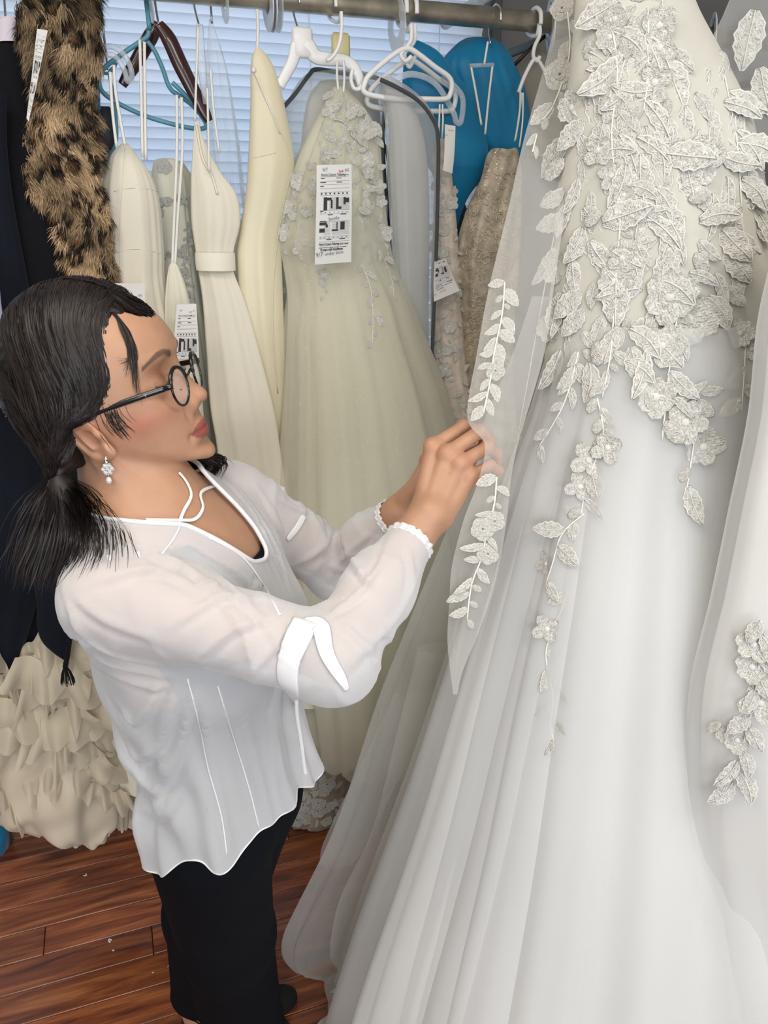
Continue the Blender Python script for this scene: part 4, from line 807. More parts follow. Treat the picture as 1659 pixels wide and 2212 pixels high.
# ruffled gown at the lower left
m_org = cloth('silk_organza', (.72, .64, .50), .5, .3, .08, 700, .2, .4, .25, 8, .82, tcol=(.74, .66, .52)); m_orgl = cloth('organza_lining', (.62, .54, .42), .6, .2, .06, 700, .2)
rf, b = garment('ruffled_organza_gown', 'cream organza gown with crumpled ruffles, low at the left behind her', 'dress', [(1180, 60, 150), (1345, 48, 120), (1400, 20, 150), (1450, 2, 185), (1520, -20, 225), (1600, -32, 255), (1690, -36, 280), (1745, -10, 285), (1765, 60, 282)], -.05, m_orgl, 'lining', depth=.75, nang=130, nrow=90, ks=(5, 9, 17), f0=.05, f1=.10, seed=81, noisy=.006, hem=.015)
_r4 = np.random.default_rng(12)
for k in range(30):
    y = _r4.uniform(1375, 1720); xl = np.interp(y, [1380, 1450, 1600, 1690], [30, 0, -34, -36]); xr = np.interp(y, [1380, 1450, 1600, 1690], [140, 185, 255, 280]); x = _r4.uniform(xl + 8, xr - 25); c = onr(x, y, -.10 - .05 * _r4.random()); L = _r4.uniform(.06, .12); a0 = _r4.normal() * .9; dirv = nrm(UD * math.cos(a0) + ZD * math.sin(a0) * 1.2); down = nrm(-ZD + ND * -.35 + dirv * .1); V = []; F = []; nu, nv = 26, 6; ph = _r4.uniform(0, 6.28); fq = _r4.uniform(4, 8)
    for i in range(nu):
        s = i / (nu - 1) - .5
        for j in range(nv):
            t = j / (nv - 1); wv_ = math.sin(s * fq * 3.1 + ph) * .016 * (t + .25) + math.sin(s * fq * 7.3 + ph * 2) * .0045 * t + .012 * math.sin(t * 3.0); V.append(c + dirv * s * L * 2.0 * (.75 + .45 * t) + down * t * L * .8 * (1 - .5 * s * s) - ND * wv_ + ZD * .006 * math.sin(s * 9 + ph) * (1 - t))
    for i in range(nu - 1):
        for j in range(nv - 1): F.append((i * nv + j, (i + 1) * nv + j, (i + 1) * nv + j + 1, i * nv + j + 1))
    MB().add(V, F).build('ruffle', m_org, rf)
px_loft('tier', [(1440, 180, 225), (1520, 170, 250), (1600, 165, 268), (1700, 160, 282), (1775, 185, 280)], -.08, m_org, rf, depth=.8, nang=90, nrow=60, ks=(5, 9, 17), f0=.06, f1=.14, seed=83, hem=.01)
for k, (y0, y1, a_, c_) in enumerate(((1440, 1520, 170, 250), (1520, 1610, 165, 262), (1600, 1700, 165, 275))): px_loft('tier', [(y0, a_, c_ - 20), (y1, a_ - 8, c_ + 4)], -.10, m_org, rf, depth=.8, nang=80, nrow=20, ks=(7, 13, 21), f0=.04, f1=.14, seed=90 + k, hem=.006)
# dark garment with a twisted cord and tassel in front of it
e, b = garment('navy_shawl', 'dark navy garment tail with twisted cord tassel over the ruffled gown', 'shawl', [(1200, 60, 170), (1290, 78, 165), (1350, 80, 160), (1385, 90, 155), (1410, 115, 152), (1424, 135, 150)], -.18, m_navy, 'drape', depth=.4, nang=60, nrow=40, ks=(3, 5), amps=(1, .5), f1=.06, seed=91)
P = cr(opx([(152, 1370), (148, 1400), (143, 1430), (141, 1440)], -.24), 10)
for ph in (0, 2.1, 4.2): MB().tube([p + .003 * (math.cos(i * .9 + ph) * UD + math.sin(i * .9 + ph) * ND) for i, p in enumerate(P)], .0026, 6).build('cord_strand', m_blk, e)
tm = MB()
for k in range(60): a = _r4.uniform(0, 6.28); p0 = P[-1] + .003 * (math.cos(a) * UD + math.sin(a) * ND); tm.tube([p0, p0 - ZD * .015 + .006 * (math.cos(a) * UD + math.sin(a) * ND), p0 - ZD * (.03 + .01 * _r4.random()) + .010 * (math.cos(a) * UD + math.sin(a) * ND)], .0007, 3)
o = tm.build('tassel', m_blk, e); o['kind'] = 'stuff'
# blue tote edge and lint on the floor
q = onz(-14, 1850, 0); tote = MB(); pts = np.array([[0, 0], [.045, .0], [.05, .05], [.0, .06]]); V = []
for z, s in ((.002, 1), (.05, 1.04), (.10, .98), (.135, .9)): V += [np.array([q[0] - .02 + a * s, q[1] + b_ * s, z]) for a, b_ in pts]
tote.add(V, [(i * 4 + k, i * 4 + (k + 1) % 4, (i + 1) * 4 + (k + 1) % 4, (i + 1) * 4 + k) for i in range(3) for k in range(4)] + [(3, 2, 1, 0), (12, 13, 14, 15)]); tag(tote.build('blue_shoe_bag', m_blue, None), 'blue cloth bag standing on the floor at the left edge', 'bag')
_r5 = np.random.default_rng(4)
for k, (x, y, s, lb) in enumerate(((238, 2032, .006, 'beige lint scrap on the boards, the largest one'), (245, 2052, .003, 'small lint scrap just below the largest one'), (363, 2087, .0025, 'tiny white lint scrap left of the trouser leg'), (330, 2101, .0022, 'tiny lint scrap between boards and trouser leg'), (185, 1889, .005, 'curled white thread on the boards left of the blouse hem'))):
    c = onz(x, y, .0025); P = [c + s * (np.array([math.cos(t * 5 + k), math.sin(t * 4 + k * 2), 0]) * (.4 + .6 * t)) for t in np.linspace(0, 1, 7)]; tag(MB().tube(P, s * .30, 6).build('lint', m_strap, None), lb, 'lint')
# ================================================================== the large tulle gown (right foreground) and its neighbour
m_tul = cloth('white_tulle', (.88, .88, .87), .75, .3, .03, 1200, .25, .25, .35, 3, .36, tcol=(.9, .9, .89), edge=.5); m_train = cloth('train_tulle', (.80, .80, .77), .75, .3, .03, 1200, .25, .25, .35, 3, .17, tcol=(.84, .84, .82), edge=.5); m_tul2 = cloth('white_tulle_soft', (.88, .88, .88), .75, .3, .03, 1200, .25, .25, .35, 3, .60, tcol=(.86, .86, .86))
m_glin2 = cloth('gown_lining', (.87, .86, .84), .55, .3, .03, 900, .2, .35, .15, 3, tcol=(.84, .83, .80)); m_net = cloth('bodice_net', (.80, .775, .69), .6, .3, .05, 900, .4, .3, .2, 8, .80, tcol=(.78, .75, .66)); m_sheer = cloth('sheer_sleeve', (.86, .85, .82), .7, .3, .03, 1100, .2, .3, .3, 3, .16, tcol=(.82, .82, .8))
GY = 1.13
def pY(Y):
    def f(x, y): r_ = ray(x, y); return CO + r_ * (Y / r_[1])
    return f
gown = empty('wedding_gown', (.371, 1.127, 0), 'large white tulle gown covered in leaf lace, right foreground, held by the woman', 'dress')
brow = [(-120, 1255, 1480), (0, 1245, 1500), (120, 1235, 1560), (250, 1222, 1620), (400, 1208, 1650), (550, 1198, 1660), (700, 1184, 1655), (800, 1180, 1640), (880, 1210, 1580)]
bod = px_loft('bodice', brow, 0, m_net, gown, plane=pY(GY), depth=.55, nang=120, nrow=70, ks=(3, 5, 9), amps=(1, .6, .3), f0=.02, f1=.05, seed=101)
bodl = px_loft('bodice_lining', [(200, 1260, 1590)] + [(y, a + 14, c - 14) for y, a, c in brow if y > 200], 0, m_glin2, gown, plane=pY(GY), depth=.50, nang=100, nrow=60, ks=(3, 5, 9), amps=(1, .6, .3), f0=.02, f1=.05, seed=101)
srow = [(690, 1215, 1630), (760, 1190, 1650), (820, 1172, 1660), (900, 1150, 1670), (1000, 1115, 1670), (1200, 1052, 1700), (1450, 975, 1730), (1660, 912, 1760), (1823, 858, 1780), (1994, 800, 1800), (2150, 756, 1810), (2290, 720, 1820)]
lin = px_loft('skirt_lining', [(y, a + 26, c - 20) for y, a, c in srow], 0, m_glin2, gown, plane=pY(GY), depth=.62, nang=180, nrow=110, ks=(9, 16, 27), f0=.01, f1=.12, seed=111)
sk1 = px_loft('tulle_layer', [(y, a + 8, c - 6) for y, a, c in srow], 0, m_tul2, gown, plane=pY(GY), depth=.68, nang=200, nrow=110, ks=(8, 14, 23), f0=.015, f1=.12, seed=112)
sk2 = px_loft('tulle_layer', srow, 0, m_tul, gown, plane=pY(GY), depth=.74, nang=200, nrow=110, ks=(9, 17, 29), f0=.015, f1=.115, seed=113)
# the trailing sheer edge at the left of the skirt, reaching the floor
trow = [(640, 1150, 1200), (760, 1110, 1190), (930, 1040, 1170), (1100, 985, 1110), (1300, 905, 1080), (1500, 826, 1040), (1700, 762, 1000), (1830, 712, 960), (1960, 648, 900), (2020, 622, 860), (2065, 622, 830), (2100, 650, 800), (2112, 672, 770)]
tr = px_loft('sheer_train', trow, 0, m_train, gown, plane=lambda x, y: pY(float(np.interp(y, [640, 900, 1500], [1.13, 1.18, 1.27])))(x, y), depth=.35, nang=150, nrow=110, ks=(5, 9, 15), f0=.03, f1=.13, seed=121); 
tr2 = px_loft('sheer_train', [(1500, 850, 960), (1650, 780, 880), (1750, 730, 830), (1830, 694, 790), (1865, 690, 760)], 0, m_train, gown, plane=pY(1.36), depth=.3, nang=90, nrow=60, ks=(4, 7, 13), f0=.03, f1=.10, seed=122)
tr3 = px_loft('sheer_train', [(1400, 900, 1060), (1600, 850, 1010), (1800, 800, 950), (1950, 730, 900), (2060, 712, 860), (2100, 740, 830)], 0, m_train, gown, plane=pY(1.24), depth=.3, nang=110, nrow=60, ks=(4, 7, 13), f0=.03, f1=.10, seed=123)
# long sheer sleeve whose lace edge she holds
dS = lambda y: np.interp(y, [-100, 300, 700, 950, 1100, 1400], [1.10, 1.06, .99, .955, .955, 1.00])
slv = px_loft('sleeve', [(-120, 1215, 1300), (60, 1200, 1280), (300, 1138, 1250), (450, 1105, 1225), (620, 1065, 1200), (760, 1040, 1180), (900, 1018, 1140), (960, 1052, 1120), (1040, 1038, 1105), (1120, 1010, 1098), (1220, 985, 1082), (1300, 978, 1060), (1380, 972, 1030), (1450, 975, 1000), (1500, 980, 988)], 0, m_sheer, gown, plane=lambda x, y: J(x, y, dS(y)), depth=.30, nang=90, nrow=110, ks=(3, 6, 11), amps=(1, .7, .6), f0=.10, f1=.22, seed=131)
bv_b = obvh(bod, sk2); bv_s = obvh(slv)
cream_e = m_emb
n1 = fill(gown, bv_b, [(1290, -10), (1430, -10), (1440, 130), (1540, 190), (1640, 250), (1659, 480), (1600, 600), (1530, 700), (1480, 760), (1330, 840), (1215, 820), (1190, 700), (1210, 420), (1230, 200)], m_emb, 33, 72, 11, ('leaf',) * 9 + ('flower', 'bud'), .1, .75, 235)
print('bodice motifs', n1)
for pts, sz, st, sd_, sp in (([(1310, 0), (1335, 150), (1320, 300), (1340, 450), (1330, 600), (1320, 760), (1300, 860)], 40, 40, 1, .8), ([(1215, 420), (1190, 560), (1175, 700), (1150, 790), (1135, 880), (1118, 955)], 56, 30, 2, .5), ([(1250, 760), (1230, 840), (1205, 900), (1165, 965)], 40, 30, 3, .6),
        ([(1290, 860), (1305, 940), (1280, 1010), (1262, 1070), (1255, 1110)], 58, 26, 4, .8), ([(1262, 1110), (1215, 1150), (1196, 1210), (1178, 1270)], 52, 34, 5, .9), ([(1222, 1280), (1212, 1320), (1190, 1365), (1178, 1420), (1195, 1500), (1190, 1560), (1197, 1600)], 46, 40, 6, .7), ([(1400, 850), (1480, 860), (1520, 840)], 44, 30, 7, .9),
        ([(1470, 640), (1450, 760), (1440, 850), (1430, 950)], 92, 48, 8, .8), ([(1500, 830), (1500, 930), (1490, 1010), (1478, 1080)], 84, 44, 9, .7), ([(1560, 150), (1590, 300), (1600, 450)], 80, 50, 10, .9), ([(1400, 20), (1400, 160), (1390, 240)], 60, 46, 12, .8)):
    vine(gown, bv_b, pts, m_emb, sz, st, .0011, 200 + sd_, ('leaf', 'leaf', 'leaf', 'leaf', 'bud', 'flower'), sp)
for pts, sz, st, sd_, sp in (([(1090, 610), (1085, 680), (1068, 760), (1058, 830), (1045, 890)], 38, 15, 21, 1.1), ([(1072, 1030), (1068, 1090), (1050, 1150), (1042, 1200), (1018, 1260), (1008, 1340)], 42, 19, 22, 1.1), ([(1160, 290), (1150, 330)], 30, 30, 23, .5), ([(1225, 20), (1230, 120), (1195, 230), (1170, 260)], 44, 36, 24, .8)):
    vine(gown, bv_s, pts, m_emb, sz, st, .0011, 200 + sd_, ('leaf', 'leaf', 'leaf', 'bud', 'rose'), sp)
# sheer back yoke drawn up to the hanger at the right
yk = px_loft('sheer_yoke', [(-160, 1640, 1740), (-60, 1600, 1720), (40, 1560, 1700), (140, 1510, 1690), (220, 1490, 1680), (330, 1480, 1660)], 0, m_sheer, gown, plane=pY(1.22), depth=.25, nang=60, nrow=40, ks=(3, 5), amps=(1, .5), f0=.03, f1=.06, seed=141)
bv_y = obvh(yk, bod)
for (x, y, s, a) in ((1555, 130, 52, .3), (1630, 60, 90, -.2), (1640, 180, 80, .2), (1605, 230, 60, -.6)): put_motif('leaf' if s != 52 else 'bud', 1, m_emb, gown, bv_y, x, y - s * .4, s, a)
hgw = empty('gown_hanger', J(1420, -160, 1.12), 'hanger carrying the large gown above the picture', 'hanger')
MB().tube(cr([J(1290, -120, 1.12), J(1380, -175, 1.12), J(1440, -190, 1.12), J(1540, -165, 1.15), J(1660, -110, 1.2)], 6), .006, 8).build('frame', m_wplas, hgw); MB().tube(cr([J(1440, -190, 1.12), J(1440, -240, 1.12), J(1450, -262, 1.12), J(1432, -275, 1.12), J(1415, -262, 1.12)], 6), .0022, 8).build('hook', m_wire, hgw)
fr = empty('front_rail', J(1430, -262, 1.12), 'second steel rail overhead carrying the foreground gowns', 'rail'); a_ = J(1432, -262, 1.12); MB().tube([a_ - np.array([.25, -.9, 0]), a_ + np.array([.35, -1.26, 0])], .014, 16).build('pipe', m_steel, fr)
# neighbour gown cut by the right edge
g2 = empty('second_white_gown', J(1800, 1500, .95) * [1, 1, 0], 'white tulle gown cut off by the right picture edge, lace trailing down', 'dress')
r2 = [(420, 1700, 2000), (560, 1670, 2000), (700, 1640, 2010), (900, 1620, 2020), (1100, 1580, 2040), (1300, 1540, 2060), (1500, 1495, 2080), (1700, 1490, 2100), (1900, 1505, 2120), (2100, 1512, 2140), (2300, 1510, 2160)]
l2 = px_loft('skirt_lining', [(y, a + 26, c) for y, a, c in r2], 0, m_glin2, g2, plane=pY(.92), depth=.45, nang=120, nrow=90, ks=(7, 12, 19), f0=.01, f1=.05, seed=151)
s2 = px_loft('tulle_layer', r2, 0, m_tul, g2, plane=pY(.92), depth=.5, nang=140, nrow=90, ks=(6, 11, 17), f0=.015, f1=.05, seed=152); bv2 = obvh(s2)
m_emb2 = cloth('embroidery_white', (.82, .81, .82), .36, .3, .04, 500, .6, .6, .05, 30)
vine(g2, bv2, [(1645, 1340), (1640, 1440), (1625, 1530), (1605, 1610), (1585, 1690)], m_emb2, 62, 26, .0014, 301, ('leaf', 'leaf', 'leaf', 'flower'), .7); vine(gown, obvh(slv, sk2, bod, s2), [(1610, 720), (1606, 800), (1600, 890)], m_embs, 50, 34, .0011, 302, ('leaf', 'flower'), .7); vine(g2, bv2, [(1560, 1560), (1550, 1620)], m_embs, 40, 30, 0, 303, ('leaf', 'flower'), .7)
# ================================================================== the woman
def rotm(yaw, pit, rol):
    cy, sy, cp, sp, c_, s_ = math.cos(yaw), math.sin(yaw), math.cos(pit), math.sin(pit), math.cos(rol), math.sin(rol)
    return np.array([[cy, -sy, 0], [sy, cy, 0], [0, 0, 1]]) @ np.array([[cp, 0, -sp], [0, 1, 0], [sp, 0, cp]]) @ np.array([[1, 0, 0], [0, c_, -s_], [0, s_, c_]])
HM = rotm(rad(-2.5), rad(16.2), rad(4.5)); HO = np.array([-.327, .898, 1.428])
def H(l): return HO + HM @ np.array(l, float)          # head-local -> world
def toH(P): return (P - HO.astype(np.float32)) @ HM.astype(np.float32)

SHN, ELN, WRN = J(236, 1285, .87), J(716, 1410, .86), J(893, 1160, .965)
SHF, ELF, WRF = J(505, 1075, 1.10), J(735, 1222, 1.21), J(862, 1112, 1.10)
MID = (SHN + SHF) / 2; LD = nrm(SHF - SHN); FD = nrm(np.cross(LD, ZD)); NK = J(312, 1085, .945)
PEL = np.array([-.262, .957, .80])
MFd = nrm((FD + UD * 0) * [1, 1, 0])
print('chest forward', FD.round(2), 'mid', MID.round(3))
TM = np.stack([FD, LD, ZD], 1)                          # torso frame columns

HZ = np.array([-.125, -.118, -.110, -.100, -.090, -.078, -.070, -.060, -.048, -.034, -.018, 0, .012, .024, .040, .060, .075, .09])
HF = np.array([.066, .082, .0905, .0925, .0905, .0915, .0920, .0925, .0905, .0890, .0870, .0850, .0875, .0905, .0900, .0850, .0780, .060])
HW = np.array([.016, .029, .038, .046, .0515, .0565, .0590, .0620, .0650, .0680, .0700, .0700, .0695, .0690, .0680, .0670, .0640, .058])
def head_sdf(P):
    """P world points (float32) -> implicit value; features in head-local metres"""
    q = toH(P); x, y, z = q[..., 0], q[..., 1], q[..., 2]; ay = np.abs(y)
    F = np.interp(z, HZ, HF).astype(np.float32); W = np.interp(z, HZ, HW).astype(np.float32)
    xc = .012; ax = np.where(x > xc, F - xc, .085); e = 2.35
    rr = (np.abs((x - xc) / ax) ** e + np.abs(y / W) ** e + 1e-9) ** (1 / e)
    f = (rr - 1) * np.minimum(ax, W) * .95
    f = smax(f, -(z + .121), .02); f = smax(f, z - .085, .05)
    # under-jaw plane, from the jaw angle to the chin
    pl = -(z + .062) - (x + .0) * .62; f = smax(f, pl * .85, .018)
    sk = sd_ell(q, (-.006, 0, .032), (.093, .0755, .090)); f = smin(f, sk, .03)
    qa = np.stack([x, ay, z], -1)
    def G(c, s): return np.exp(-(((qa - np.array(c, np.float32)) / np.array(s, np.float32)) ** 2).sum(-1))
    f = f - .0050 * G((.062, .048, -.030), (.03, .018, .020))          # cheekbone
    f = f + .0085 * G((.088, .021, .004), (.02, .0115, .014))         # inner eye hollow
    f = f + .0050 * G((.080, .036, .012), (.02, .018, .009))          # under the brow
    f = f + .0045 * G((.078, .034, -.019), (.02, .016, .008))
    f = f - .0028 * G((.088, .030, .026), (.02, .022, .007))          # brow ridge
    lid = sd_ell(qa, (.0655, .0315, -.001), (.0140, .0160, .0118)); f = smin(f, lid, .005)
    # nose
    nz = sd_cone(q, (.0835, 0, .010), (.0985, 0, -.026), .0068, .0078)
    nz = smin(nz, sd_ell(q, (.1035, 0, -.0345), (.0098, .0100, .0088)), .008)
    al = sd_ell(qa, (.0935, .0125, -.0395), (.0100, .0062, .0072)); nz = smin(nz, al, .006); nz = smin(nz, sd_ell(qa, (.086, .012, -.028), (.012, .009, .016)), .014)
    f = smin(f, nz, .011)
    f = smax(f, -sd_ell(qa, (.1005, .0062, -.0455), (.0055, .0030, .0042)), .003)
    f = f + .0022 * G((.091, .021, -.044), (.02, .004, .012))         # nose-cheek fold
    # mouth
    f = smax(f, -(sd_cone(q, (.101, 0, -.050), (.100, 0, -.060), .0018, .0022)), .005)
    t = np.clip(ay / .0235, 0, 1); mx = .0955 - .0125 * t ** 2.0; mz = -.0705 - .0015 * t
    up = np.sqrt((x - mx + .0035) ** 2 + (z - (mz + .0045 - .002 * t + .0012 * np.cos(np.clip(ay / .006, 0, 3.14)))) ** 2 * 1.0) - (.0062 * np.sqrt(np.clip(1 - t ** 2, 0, 1)) + .0008)
    lo = np.sqrt((x - mx + .0052) ** 2 + (z - (mz - .0062 + .002 * t)) ** 2) - (.0074 * np.sqrt(np.clip(1 - t ** 2, 0, 1)) + .0005)
    m_ = ay < .0245
    f = np.where(m_, smin(f, up, .0045), f); f = np.where(m_, smin(f, lo, .004), f)
    cl = np.sqrt((x - mx - .0022) ** 2 * .5 + (z - mz) ** 2) - .0007; f = np.where(ay < .0255, smax(f, -cl, .0022), f)
    f = f + .0030 * G((.092, 0, -.0885), (.012, .02, .005)); f = f - .0030 * G((.088, 0, -.106), (.014, .014, .010)); f = f + .0022 * G((.082, .027, -.074), (.01, .0045, .006))
    # ears
    E0 = np.array([-.008, .0740, -.029]); er = rad(-27); EM = np.array([[math.cos(er), 0, math.sin(er)], [0, 1, 0], [-math.sin(er), 0, math.cos(er)]]) @ np.array([[math.cos(.35), -math.sin(.35), 0], [math.sin(.35), math.cos(.35), 0], [0, 0, 1]])
    ql = (qa - E0.astype(np.float32)) @ EM.astype(np.float32); u, v, w_ = ql[..., 0], ql[..., 1], ql[..., 2]
    base = sd_ell(ql, (0, 0, 0), (.0190, .0036, .0320)); rimr = np.sqrt((u / .0185) ** 2 + (w_ / .0315) ** 2)
    rim = np.sqrt(((rimr - .93) * .018) ** 2 + (v - .0035) ** 2) - .0026; rim = np.where(u > .010, rim + .004 * np.clip((u - .010) / .004, 0, 1), rim)
    ear = smin(base, rim, .003); ear = smin(ear, sd_ell(ql, (.005, .001, -.0275), (.0085, .004, .0090)), .004)
    anti = sd_cone(ql, (-.004, .003, .012), (-.006, .003, -.012), .0022, .0028); ear = smin(ear, anti, .004)
    ear = smax(ear, -sd_ell(ql, (.0030, .0045, -.004), (.0080, .0060, .0110)), .003); ear = smin(ear, sd_ell(ql, (.0135, .002, -.006), (.0035, .003, .0055)), .003)
    f = smin(f, ear, .004)
    return f

def body_sdf(P, neck=True):
    T = TM.astype(np.float32); f = sd_cone(P, H((-.018, 0, -.045)), NK, .0500, .0560)
    f = smin(f, sd_cone(P, H((.022, 0, -.085)), NK + FD * .035 - ZD * .012, .020, .026), .05)
    a = H((-.018, -.062, -.055)); b = NK + FD * .062 - ZD * .055
    for sgn in (-1, 1):
        f = smin(f, sd_cone(P, H((-.012, .060 * sgn, -.060)), NK + FD * .058 - ZD * .045 + LD * .012 * sgn, .009, .0065), .020)
    for sh in (SHN, SHF):
        f = smin(f, sd_cone(P, NK - FD * .015 - ZD * .030, sh + ZD * .006 - FD * .005, .050, .034), .06)
    ch = MID - ZD * .105 + FD * .012
    f = smin(f, sd_ell(P, ch, (.098, .132, .150), T), .07)
    f = smin(f, sd_ell(P, MID - ZD * .035 + FD * .01, (.070, .150, .070), T), .05)
    for sgn in (-1, 1):
        f = smin(f, sd_ell(P, MID - ZD * .135 + FD * .078 + LD * .065 * sgn, (.055, .056, .055), T), .05)
        c0 = NK + FD * .066 - ZD * .052 + LD * .014 * sgn; c1 = (SHN if sgn < 0 else SHF) + FD * .022 + ZD * .018
        f = smin(f, sd_cone(P, c0, c1, .0060, .0070), .022)
    f = smin(f, sd_ell(P, (MID + PEL) / 2 + np.array([0, 0, -.02]), (.086, .118, .150), T), .08)
    f = smin(f, sd_ell(P, PEL, (.088, .125, .11), T), .06)
    return f
def arm_sdf(P, sh, el, wr, f=None):
    a = sd_cone(P, sh, el, .038, .030); a = smin(a, sd_ell(P, sh, (.043, .043, .043)), .03)
    m = el + (wr - el) * .35
    a = smin(a, sd_cone(P, el, m, .030, .031), .02); a = smin(a, sd_cone(P, m, wr, .031, .0225), .02)
    return a if f is None else smin(f, a, .04)

# ---- hands: MCP knuckles, then the finger joints, all in world metres
def hand_pts(near=True):
    if near:
        wr = WRN + nrm(J(893, 1160, .965) - WRN + [0, 0, 0]) * 0
        base = [J(905, 1112, .962), J(922, 1110, .958), J(940, 1112, .958), J(957, 1120, .962)]
        mcp = [J(935, 965, .985), J(966, 981, .972), (J(994, 1002, .968)), J(1014, 1030, .972)]
        pip = [J(1002, 922, 1.000), J(1036, 932, .982), J(1052, 966, .984), J(1058, 1006, .988)]
        dip = [J(1034, 932, 1.016), J(1058, 950, 1.002), J(1072, 980, 1.004), J(1076, 1016, 1.004)]
        tip = [J(1046, 952, 1.030), J(1062, 972, 1.020), J(1072, 998, 1.020), J(1070, 1030, 1.018)]
        th = [J(912, 1095, .985), J(948, 1040, 1.022), J(1000, 990, 1.035), J(1042, 968, 1.040)]
    else:
        base = [J(872, 1085, 1.10), J(882, 1085, 1.095), J(892, 1087, 1.093), J(902, 1092, 1.095)]
        mcp = [J(925, 992, 1.10), J(940, 1002, 1.09), J(953, 1014, 1.083), J(962, 1030, 1.083)]
        pip = [J(975, 968, 1.10), J(990, 978, 1.09), J(998, 995, 1.08), J(1000, 1015, 1.078)]
        dip = [J(1000, 968, 1.09), J(1010, 985, 1.08), J(1012, 1004, 1.07), J(1014, 1022, 1.07)]
        tip = [J(1016, 978, 1.078), J(1020, 998, 1.068), J(1018, 1016, 1.06), J(1018, 1032, 1.06)]
        th = [J(880, 1075, 1.08), J(915, 1040, 1.06), J(960, 1010, 1.055), J(1000, 985, 1.06)]
    return base, mcp, pip, dip, tip, th
def hand_sdf(P, near, f):
    base, mcp, pip, dip, tip, th = hand_pts(near); R = [.0098, .0098, .0093, .0083]
    wr = WRN if near else WRF; cen = sum(base) / 4
    f = smin(f, sd_cone(P, wr, cen, .0235, .0215), .02)
    pn = nrm(np.cross(mcp[3] - mcp[0], cen - mcp[1]));
    if pn @ (CO - cen) > 0: pn = -pn                              # towards the palm, away from the camera
    palm = None
    for i in range(4):
        c = sd_cone(P, base[i] + pn * .006, mcp[i] + pn * .005, .0125, .0108); palm = c if palm is None else smin(palm, c, .012)
    for i in range(4):
        palm = smin(palm, sd_cone(P, base[i], mcp[i], .0058, .0060), .006 if i < 4 else .01)   # tendon ridges
        palm = smin(palm, sd_ell(P, mcp[i] - pn * .0012, (.0104, .0104, .0104)), .008)          # knuckles
    f = smin(f, palm, .016); fg = None
    for i in range(4):
        r = R[i]; c = sd_cone(P, mcp[i], pip[i], r, r * .88); c = smin(c, sd_ell(P, pip[i], (r * .98,) * 3), .004)
        c = smin(c, sd_cone(P, pip[i], dip[i], r * .88, r * .80), .003); c = smin(c, sd_cone(P, dip[i], tip[i], r * .80, r * .68), .003)
        fg = c if fg is None else smin(fg, c, .0018)
    f = smin(f, fg, .0060)
    t = sd_cone(P, th[0], th[1], .0135, .0115); t = smin(t, sd_cone(P, th[1], th[2], .0112, .0095), .004); t = smin(t, sd_cone(P, th[2], th[3], .0098, .0078), .003)
    return smin(f, t, .010)

def extract(lo, hi, h, fn, chunk=None):
    P = ggrid(lo, hi, h); D = fn(P.reshape(-1, 3)).reshape(P.shape[:3]); V, Q = nets(D, lo, h)
    a = V[Q[:, 0]]; b = V[Q[:, 1]]; c = V[Q[:, 2]]
    if (np.einsum('ij,ij->i', a - V.mean(0), np.cross(b - a, c - a))).sum() < 0: Q = Q[:, ::-1]
    return V, Q
woman = empty('person', (PEL[0], PEL[1], 0), 'woman in sheer white blouse and black trousers holding the edge of the large gown', 'person')

f32 = lambda v: np.asarray(v, np.float32)
def full(P): return smin(head_sdf(P), body_sdf(P), .014)
nkz = 1.24
pieces = []
# head, neck, chest in one fine grid
lo = np.array([-.47, .69, 1.08]); hi = np.array([-.10, 1.10, 1.565])
def headchest(P):
    f = full(P)
    for s_, e_, w_ in ((SHN, ELN, WRN), (SHF, ELF, WRF)): f = smin(f, sd_cone(P, s_, e_, .040, .033), .04)
    return smax(f, -(P[..., 2] - 1.10), .004)
V1, Q1 = extract(lo, hi, .0021, headchest); pieces.append((V1, Q1))
def torso(P):
    f = body_sdf(P)
    for s_, e_, w_ in ((SHN, ELN, WRN), (SHF, ELF, WRF)): f = arm_sdf(P, s_, e_, w_, f)
    return f + .0006
lo2 = np.minimum.reduce([SHN, SHF, PEL, WRN, WRF]) - .2; hi2 = np.maximum.reduce([SHN, SHF, PEL, WRN, WRF]) + .17; lo2[2] = .66
V2, Q2 = extract(lo2, hi2, .006, lambda P: smax(torso(P), P[..., 2] - 1.16 - np.clip((P[..., 0] + .25) * 1.0, 0, 1), .004)); pieces.append((V2, Q2))
def nearhand(P): return hand_sdf(P, True, sd_cone(P, ELN + (WRN - ELN) * .5, WRN, .0335, .0225))
pp = np.array(sum([list(q) for q in hand_pts(True)], []) + [ELN + (WRN - ELN) * .5]); V3, Q3 = extract(pp.min(0) - .04, pp.max(0) + .04, .0017, nearhand); pieces.append((V3, Q3))
def farhand(P): return hand_sdf(P, False, sd_cone(P, ELF + (WRF - ELF) * .4, WRF, .032, .0225))
pp = np.array(sum([list(q) for q in hand_pts(False)], []) + [ELF + (WRF - ELF) * .4]); V4, Q4 = extract(pp.min(0) - .04, pp.max(0) + .04, .0025, farhand); pieces.append((V4, Q4))
ANK = [onz(528, 2182, .10), onz(428, 2178, .09)]          # near (front) ankle, rear ankle
KNE = [(PEL + LD * -.055) * .47 + ANK[0] * .53 - FD * .0, (PEL + LD * .055) * .47 + ANK[1] * .53]
FTOE = [onz(636, 2128, .018), onz(560, 2300, .02)]
def legs(P):
    f = None
    for i, sg in ((0, -1), (1, 1)):
        hip = PEL + LD * .055 * sg - ZD * .06; c = sd_cone(P, hip, KNE[i], .070, .050); c = smin(c, sd_cone(P, KNE[i], ANK[i], .052, .030), .03)
        c = smin(c, sd_cone(P, ANK[i] - ZD * .0, ANK[i] - ZD * .055, .030, .026), .02); f = c if f is None else np.minimum(f, c)
    return f
